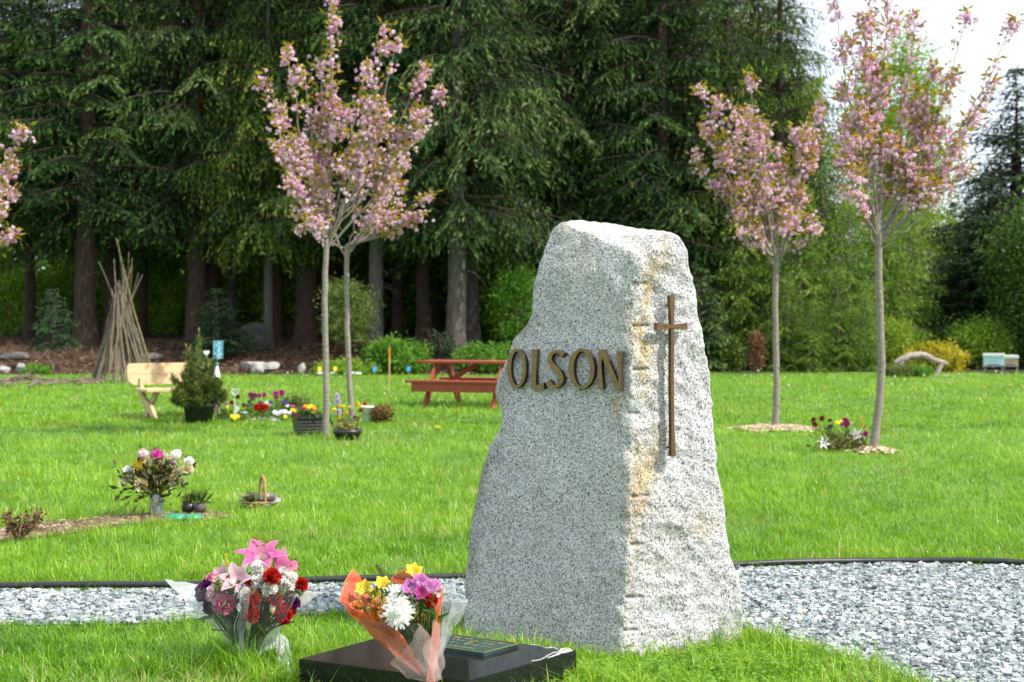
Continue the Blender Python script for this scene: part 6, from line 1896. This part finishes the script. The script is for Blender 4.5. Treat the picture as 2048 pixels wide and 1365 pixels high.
for (u, v, dy, r, ax, roll) in ((522, 1128, 0.02, 0.115, (0.05, -0.45, 0.9), 0.2), (551, 1146, 0.05, 0.105, (0.75, -0.4, 0.35), 0.5)):
    f_, P = fl1(u, v, dy, 'l', r, m_lily, ax, width=0.30, recurve=0.75, open_=0.95, roll=roll, label="deep pink lily")
    mb = MB(); stamens(mb, P + unit(ax) * 0.01, 0.095, ax); part("stamens", mb, m_anth, f_)
for (u, v, dy, r, ax, roll) in ((478, 1166, -0.08, 0.082, (-0.2, -0.7, 0.6), 0.1), (450, 1158, -0.02, 0.066, (-0.6, -0.5, 0.6), 0.6)):
    fl1(u, v, dy, 'l', r, m_lily2, ax, width=0.34, recurve=0.5, open_=0.9, roll=roll, label="pale blush lily")
for (u, v, dy, r, m) in ((516, 1138, -0.06, .030, M_WHT), (521, 1166, -0.08, .034, M_WHT), (581, 1160, -0.02, .030, M_WHT), (566, 1150, 0.02, .026, M_WHT), (562, 1172, -0.03, .022, M_WHT), (543, 1155, -0.10, .032, M_RED), (602, 1171, -0.02, .028, M_RED), (507, 1170, -0.07, .026, M_RED), (506, 1197, -0.11, .034, M_RED), (514, 1186, -0.09, .028, M_DRED), (551, 1197, -0.09, .028, M_RED), (503, 1230, -0.12, .028, M_RED), (499, 1215, -0.11, .030, M_RED), (566, 1230, -0.08, .034, M_RED), (577, 1222, -0.06, .028, M_DRED), (590, 1176, 0.0, .022, M_DRED), (571, 1190, -0.05, .022, M_DRED),
                         (407, 1180, -0.02, .028, M_PUR), (414, 1172, -0.01, .026, M_PUR), (402, 1193, -0.03, .022, M_PUR), (420, 1208, -0.06, .026, M_PUR), (417, 1219, -0.06, .020, M_PUR), (590, 1207, -0.04, .022, M_PUR), (425, 1160, 0.0, .026, M_PNK), (437, 1163, 0.0, .032, M_PPK), (433, 1185, -0.06, .034, M_PPK), (540, 1178, -0.10, .030, M_WHT), (492, 1190, -0.11, .028, M_WHT), (574, 1172, -0.05, .028, M_WHT), (428, 1192, -0.07, .028, M_PPK), (447, 1210, -0.09, .038, M_PNK), (457, 1206, -0.09, .030, M_PNK), (440, 1202, -0.08, .028, M_PPK)):
    fl1(u, v, dy, 'c', r, m, (rng.normal(0, 0.3), -0.6, 0.6))
fl1(452, 1163, -0.09, 'd', .030, M_CRM)
for (u, v, dy) in ((532, 1189, -0.1), (497, 1250, -0.1), (545, 1218, -0.1), (584, 1152, 0.02), (570, 1182, -0.05)):
    mb = MB(); P = w1(u, v, dy); lathe(mb, [(0.003, -0.022), (0.010, -0.01), (0.012, 0.004), (0.007, 0.018), (0, 0.022)], P, 10); part("flower_bud", mb, M_CRM, bq1, True)
for (u, v, n) in ((453, 1122, 40), (547, 1136, 26)):
    mb = MB()
    for k in range(n):
        tt = k / n; pompons(mb, w1(u + rng.normal(0, 4) * (1 - tt), v + 16 - 30 * tt, 0.03)[None], 0.005, 6, 0.5)
    tube(mb, [w1(u, v + 20, 0.03), w1(u, v - 12, 0.03)], 0.002, 4); part("goldenrod", mb, M_YEL, bq1)
mb = MB()
for k in range(70):
    E = w1(rng.uniform(420, 590), rng.uniform(1170, 1260), rng.uniform(-0.10, 0.08))
    tube(mb, bezier(bb1 + (rng.normal(0, 0.018), rng.normal(0, 0.018), 0.0), bb1 + (rng.normal(0, 0.03), 0, 0.16), E, 6), rng.uniform(0.0018, 0.0035), 4, rng.random())
clump(mb, w1(470, 1190, -0.05), 0.10, 0.07, 110, 0.045, 0.3, 61); clump(mb, w1(555, 1195, -0.04), 0.10, 0.06, 110, 0.045, 0.25, 62)
for k in range(60):
    P = bb1 + (rng.normal(0, 0.04), rng.normal(0, 0.04), rng.uniform(0.05, 0.22)); leaves(mb, P[None], np.array([[rng.normal(0, 0.35), rng.normal(0, 0.3), 1.0]]), 0.11, 0.016, rng.random(1))
part("stems", mb, m_stem, bq1)
Z1 = lambda u, v, dy=0.0: w1(u, v, dy)
apex = [Z1(482, 1322, -0.03), Z1(470, 1270, -0.06), Z1(440, 1225, -0.09)]
mb = MB()
sheet(mb, [Z1(478, 1325, 0.0), Z1(440, 1265, 0.02), Z1(390, 1222, 0.04), Z1(328, 1157, 0.06)], [Z1(490, 1320, 0.05), Z1(478, 1250, 0.10), Z1(450, 1190, 0.13), Z1(425, 1172, 0.14)], seed=1, n=20, m=14)
sheet(mb, [Z1(500, 1322, 0.02), Z1(560, 1262, 0.05), Z1(600, 1215, 0.06), Z1(636, 1190, 0.06)], [Z1(492, 1322, 0.05), Z1(540, 1250, 0.11), Z1(570, 1200, 0.14), Z1(600, 1172, 0.14)], seed=31, n=18, m=10)
part("wrapping_film", mb, F_WHT, bq1, True)
mb = MB()
sheet(mb, [Z1(486, 1322, -0.05), Z1(470, 1265, -0.11), Z1(478, 1210, -0.15), Z1(486, 1165, -0.16)], [Z1(498, 1322, -0.05), Z1(540, 1270, -0.10), Z1(575, 1225, -0.11), Z1(600, 1180, -0.08)], seed=2, n=20, m=14, belly=(0, -0.03, 0), hem=3)
sheet(mb, [Z1(480, 1322, -0.02), Z1(430, 1262, -0.04), Z1(400, 1226, -0.05), Z1(350, 1180, -0.02)], [Z1(486, 1322, -0.05), Z1(470, 1265, -0.11), Z1(478, 1210, -0.15), Z1(486, 1165, -0.16)], seed=3, n=20, m=14, belly=(0.01, -0.02, 0))
part("wrapping_film", mb, F_CLR, bq1, True)
mb = MB()
sheet(mb, [Z1(487, 1320, -0.06), Z1(476, 1265, -0.12), Z1(480, 1215, -0.16), Z1(484, 1168, -0.165)], [Z1(492, 1320, -0.06), Z1(490, 1265, -0.13), Z1(498, 1215, -0.17), Z1(503, 1180, -0.17)], seed=41, n=18, m=5)
part("fold_highlight", mb, F_FAN, bq1, True)  # pale strip added along the crease to draw its highlight
part("film_edge_glint", HEMS, F_FAN, bq1); HEMS = MB()  # thin pale tubes added on the film edges as drawn highlights
mb = MB()
sheet(mb, [Z1(498, 1318, 0.02), Z1(545, 1262, 0.04), Z1(590, 1225, 0.03), Z1(596, 1222, 0.03)], [Z1(500, 1300, 0.08), Z1(560, 1215, 0.12), Z1(600, 1180, 0.10), Z1(640, 1188, 0.08)], seed=4, n=18, m=12)
part("wrapping_net", mb, F_RNET, bq1, True)
mb = MB()
sheet(mb, [Z1(555, 1262, -0.04), Z1(550, 1290, -0.06), Z1(556, 1320, -0.10), Z1(566, 1345, -0.13)], [Z1(568, 1272, 0.0), Z1(578, 1290, -0.02), Z1(588, 1315, -0.06), Z1(597, 1338, -0.10)], seed=5, n=14, m=8, belly=(0, -0.01, 0))
sheet(mb, [Z1(495, 1322, -0.04), Z1(520, 1290, -0.05), Z1(545, 1270, -0.05), Z1(556, 1262, -0.04)], [Z1(505, 1328, -0.06), Z1(528, 1305, -0.08), Z1(548, 1296, -0.07), Z1(552, 1290, -0.06)], seed=6, n=12, m=6)
part("film_tail", mb, F_WHT, bq1, True)

# second bouquet: orange net and clear film, lying on the slab's near corner
D2 = 5.22
bb2 = at(846, 1345, D2)
bq2 = thing("wrapped_bouquet", bb2, "bouquet of yellow, white and mauve flowers in orange net on the black slab", "bouquet")
w2 = lambda u, v, dy=0.0: at(u, v, D2 + dy)
def fl2(u, v, dy, kd, r, m, axis=(0, -0.7, 0.5), **kw):
    P = w2(u, v, dy); mb = MB()
    if kd == 'c': carnation(mb, P, r, 120, axis)
    elif kd == 'd':
        daisy(mb, P, r, 170, axis, 6, 0.24, 0.25); pompons(mb, (np.asarray(P) + unit(axis) * r * 0.35)[None], r * 0.5, 60, 0.7, size=0.5)
    elif kd == 'l': lily(mb, P, r, axis, **kw)
    return flower(bq2, P, m, mb, bb2 + (rng.uniform(-0.02, 0.02), 0.0, 0.03), 0.003, 2)
m_alst = petal("mauve_alstroemeria", (0.50, 0.16, 0.42), (0.80, 0.62, 0.72)); m_alsy = petal("yellow_alstroemeria", (0.78, 0.60, 0.05), (0.84, 0.74, 0.25)); m_also = petal("orange_roses", (0.80, 0.38, 0.12), (0.86, 0.60, 0.34))
for (u, v, dy, r, m, ax) in ((733, 1184, -0.02, .048, m_alsy, (-0.3, -0.6, 0.7)), (764, 1176, 0.0, .046, m_alsy, (0.2, -0.6, 0.7)), (826, 1150, 0.02, .046, m_alsy, (0.2, -0.6, 0.7)), (750, 1192, -0.04, .034, m_alsy, (0, -0.7, 0.4)),
                             (824, 1180, -0.06, .046, m_alst, (-0.2, -0.7, 0.6)), (838, 1170, -0.04, .046, m_alst, (0.2, -0.6, 0.7)), (852, 1180, -0.05, .044, m_alst, (0.5, -0.6, 0.5)), (842, 1188, -0.08, .036, M_MAG, (0.1, -0.8, 0.3)), (866, 1174, -0.02, .034, m_alst, (0.5, -0.4, 0.7)), (818, 1192, -0.07, .034, m_alst, (-0.3, -0.7, 0.2))):
    fl2(u, v, dy, 'l', r, m, ax, width=0.46, recurve=0.35, open_=0.75, roll=rng.uniform(0, 1))
fl2(796, 1195, -0.07, 'd', .050, M_WHT); fl2(795, 1226, -0.14, 'd', .056, M_WHT, (0, -0.9, 0.35)); fl2(778, 1200, -0.06, 'd', .040, M_WHT); fl2(812, 1205, -0.09, 'd', .038, M_WHT)
for (u, v, dy, r, m) in ((862, 1202, -0.09, .022, M_RED), (758, 1218, -0.09, .036, m_also), (770, 1228, -0.11, .030, m_also), (752, 1230, -0.10, .026, M_ORG), (768, 1208, -0.07, .026, M_ORG), (714, 1216, -0.06, .024, m_also), (774, 1238, -0.11, .022, M_CRM), (812, 1233, -0.1, .02, M_CRM)):
    fl2(u, v, dy, 'c', r, m)
mb = MB()
for k in range(50):
    E = w2(rng.uniform(730, 870), rng.uniform(1195, 1250), rng.uniform(-0.10, 0.02))
    tube(mb, bezier(bb2 + (rng.normal(0, 0.012), rng.normal(0, 0.012), 0.01), bb2 * 0.5 + E * 0.5 + rng.normal(0, 0.012, 3), E, 6), rng.uniform(0.002, 0.0035), 4, rng.random())
clump(mb, w2(840, 1222, -0.08), 0.06, 0.05, 70, 0.05, 0.3, 71); clump(mb, w2(770, 1210, -0.05), 0.10, 0.05, 80, 0.04, 0.3, 72)
f0, f1_ = w2(792, 1185, 0.03), w2(752, 1130, 0.06)
for k in range(26):
    t_ = k / 26; p = f0 + (f1_ - f0) * t_
    for sg in (-1, 1): leaves(mb, p[None], (unit(f1_ - f0) * 0.7 + np.array((0.5 * sg, 0, 0.5 * sg)))[None], 0.03 * (1 - 0.7 * t_), 0.009, np.array((0.8,)))
tube(mb, [f0, f1_], 0.0015, 4)
part("stems", mb, m_stem, bq2)
orange = lambda *sh: [sheet(mbx, *s[:2], **s[2]) for s in sh]
A0 = [w2(842, 1350, -0.02), w2(836, 1330, -0.03)]
mb = MB()
# left wing, its two points, back panel and right edge of the orange net
sheet(mb, [w2(840, 1345, -0.02), w2(775, 1298, -0.06), w2(720, 1245, -0.08), w2(680, 1200, -0.05)], [w2(842, 1340, 0.0), w2(800, 1270, 0.03), w2(755, 1210, 0.06), w2(706, 1141, 0.06)], seed=11, n=18, m=10, hem=7, belly=(-0.005, 0.01, 0))
sheet(mb, [w2(842, 1340, 0.0), w2(805, 1270, 0.05), w2(785, 1210, 0.09), w2(782, 1160, 0.10)], [w2(846, 1340, 0.0), w2(850, 1270, 0.06), w2(862, 1210, 0.09), w2(884, 1180, 0.08)], seed=12, n=18, m=10, hem=4, belly=(0, 0.02, 0))
sheet(mb, [w2(782, 1160, 0.10), w2(795, 1147, 0.10), w2(810, 1137, 0.10), w2(826, 1132, 0.10)], [w2(800, 1172, 0.10), w2(830, 1172, 0.10), w2(858, 1172, 0.09), w2(884, 1180, 0.08)], seed=13, n=12, m=8, hem=5)
sheet(mb, [w2(852, 1362, -0.08), w2(858, 1320, -0.07), w2(866, 1260, -0.06), w2(872, 1205, -0.03)], [w2(868, 1364, -0.08), w2(870, 1320, -0.05), w2(878, 1260, -0.02), w2(886, 1184, 0.06)], seed=14, n=16, m=6, hem=7)
sheet(mb, [w2(840, 1348, -0.04), w2(785, 1305, -0.09), w2(728, 1255, -0.11), w2(680, 1202, -0.06)], [w2(842, 1340, -0.06), w2(818, 1295, -0.11), w2(782, 1250, -0.13), w2(735, 1228, -0.10)], seed=21, n=18, m=8, hem=7, belly=(0, -0.012, 0))
sheet(mb, [w2(680, 1202, -0.05), w2(684, 1180, -0.01), w2(694, 1155, 0.03), w2(706, 1140, 0.06)], [w2(740, 1232, -0.02), w2(748, 1205, 0.04), w2(745, 1190, 0.07), w2(738, 1178, 0.08)], seed=22, n=12, m=8, hem=7)
part("orange_net", mb, F_ORN, bq2, True)
part("net_hem", HEMS, plain("orange_hem", (0.85, 0.14, 0.03), 0.5), bq2); HEMS = MB()
mb = MB()
sheet(mb, [w2(838, 1352, -0.06), w2(790, 1312, -0.11), w2(745, 1270, -0.13), w2(706, 1236, -0.10)], [w2(850, 1350, -0.08), w2(842, 1310, -0.14), w2(838, 1270, -0.17), w2(832, 1246, -0.16)], seed=15, n=18, m=10, belly=(0, -0.02, 0))
sheet(mb, [w2(852, 1345, 0.0), w2(880, 1300, 0.02), w2(905, 1260, 0.04), w2(934, 1205, 0.05)], [w2(852, 1340, 0.02), w2(880, 1270, 0.09), w2(895, 1200, 0.14), w2(905, 1158, 0.15)], seed=16, n=18, m=10)
sheet(mb, [w2(880, 1230, 0.12), w2(850, 1190, 0.15), w2(800, 1150, 0.16), w2(720, 1128, 0.15)], [w2(920, 1190, 0.10), w2(900, 1158, 0.14), w2(870, 1140, 0.16), w2(800, 1132, 0.17)], seed=17, n=14, m=8)
part("wrapping_film", mb, F_CLR, bq2, True)
mb = MB()
sheet(mb, [w2(868, 1340, -0.04), w2(885, 1290, 0.0), w2(905, 1240, 0.03), w2(938, 1208, 0.04)], [w2(858, 1340, 0.0), w2(878, 1280, 0.07), w2(884, 1220, 0.11), w2(900, 1165, 0.12)], seed=23, n=18, m=12, wob=0.012, hem=7)
sheet(mb, [w2(862, 1342, -0.06), w2(876, 1290, -0.05), w2(890, 1240, -0.03), w2(915, 1190, 0.02)], [w2(868, 1340, -0.04), w2(892, 1290, 0.0), w2(912, 1250, 0.03), w2(938, 1208, 0.04)], seed=24, n=18, m=8, wob=0.012, hem=4)
part("film_fan", mb, F_FAN, bq2, True)
part("film_edge_glint", HEMS, F_WHT, bq2)  # milky tubes added round the fan, drawing its bright edge highlights
mb = MB()
sheet(mb, [w2(786, 1330, -0.12), w2(800, 1345, -0.14), w2(820, 1356, -0.15), w2(846, 1364, -0.15)], [w2(838, 1258, -0.15), w2(858, 1262, -0.13), w2(868, 1300, -0.12), w2(884, 1360, -0.13)], seed=18, n=16, m=14, wob=0.012, belly=(0.0, -0.025, 0.0))
sheet(mb, [w2(846, 1300, -0.13), w2(852, 1320, -0.15), w2(862, 1345, -0.16), w2(872, 1364, -0.15)], [w2(872, 1240, -0.06), w2(882, 1280, -0.06), w2(886, 1320, -0.08), w2(885, 1362, -0.12)], seed=19, n=14, m=8, wob=0.01)
part("film_tail", mb, F_PNK, bq2, True)
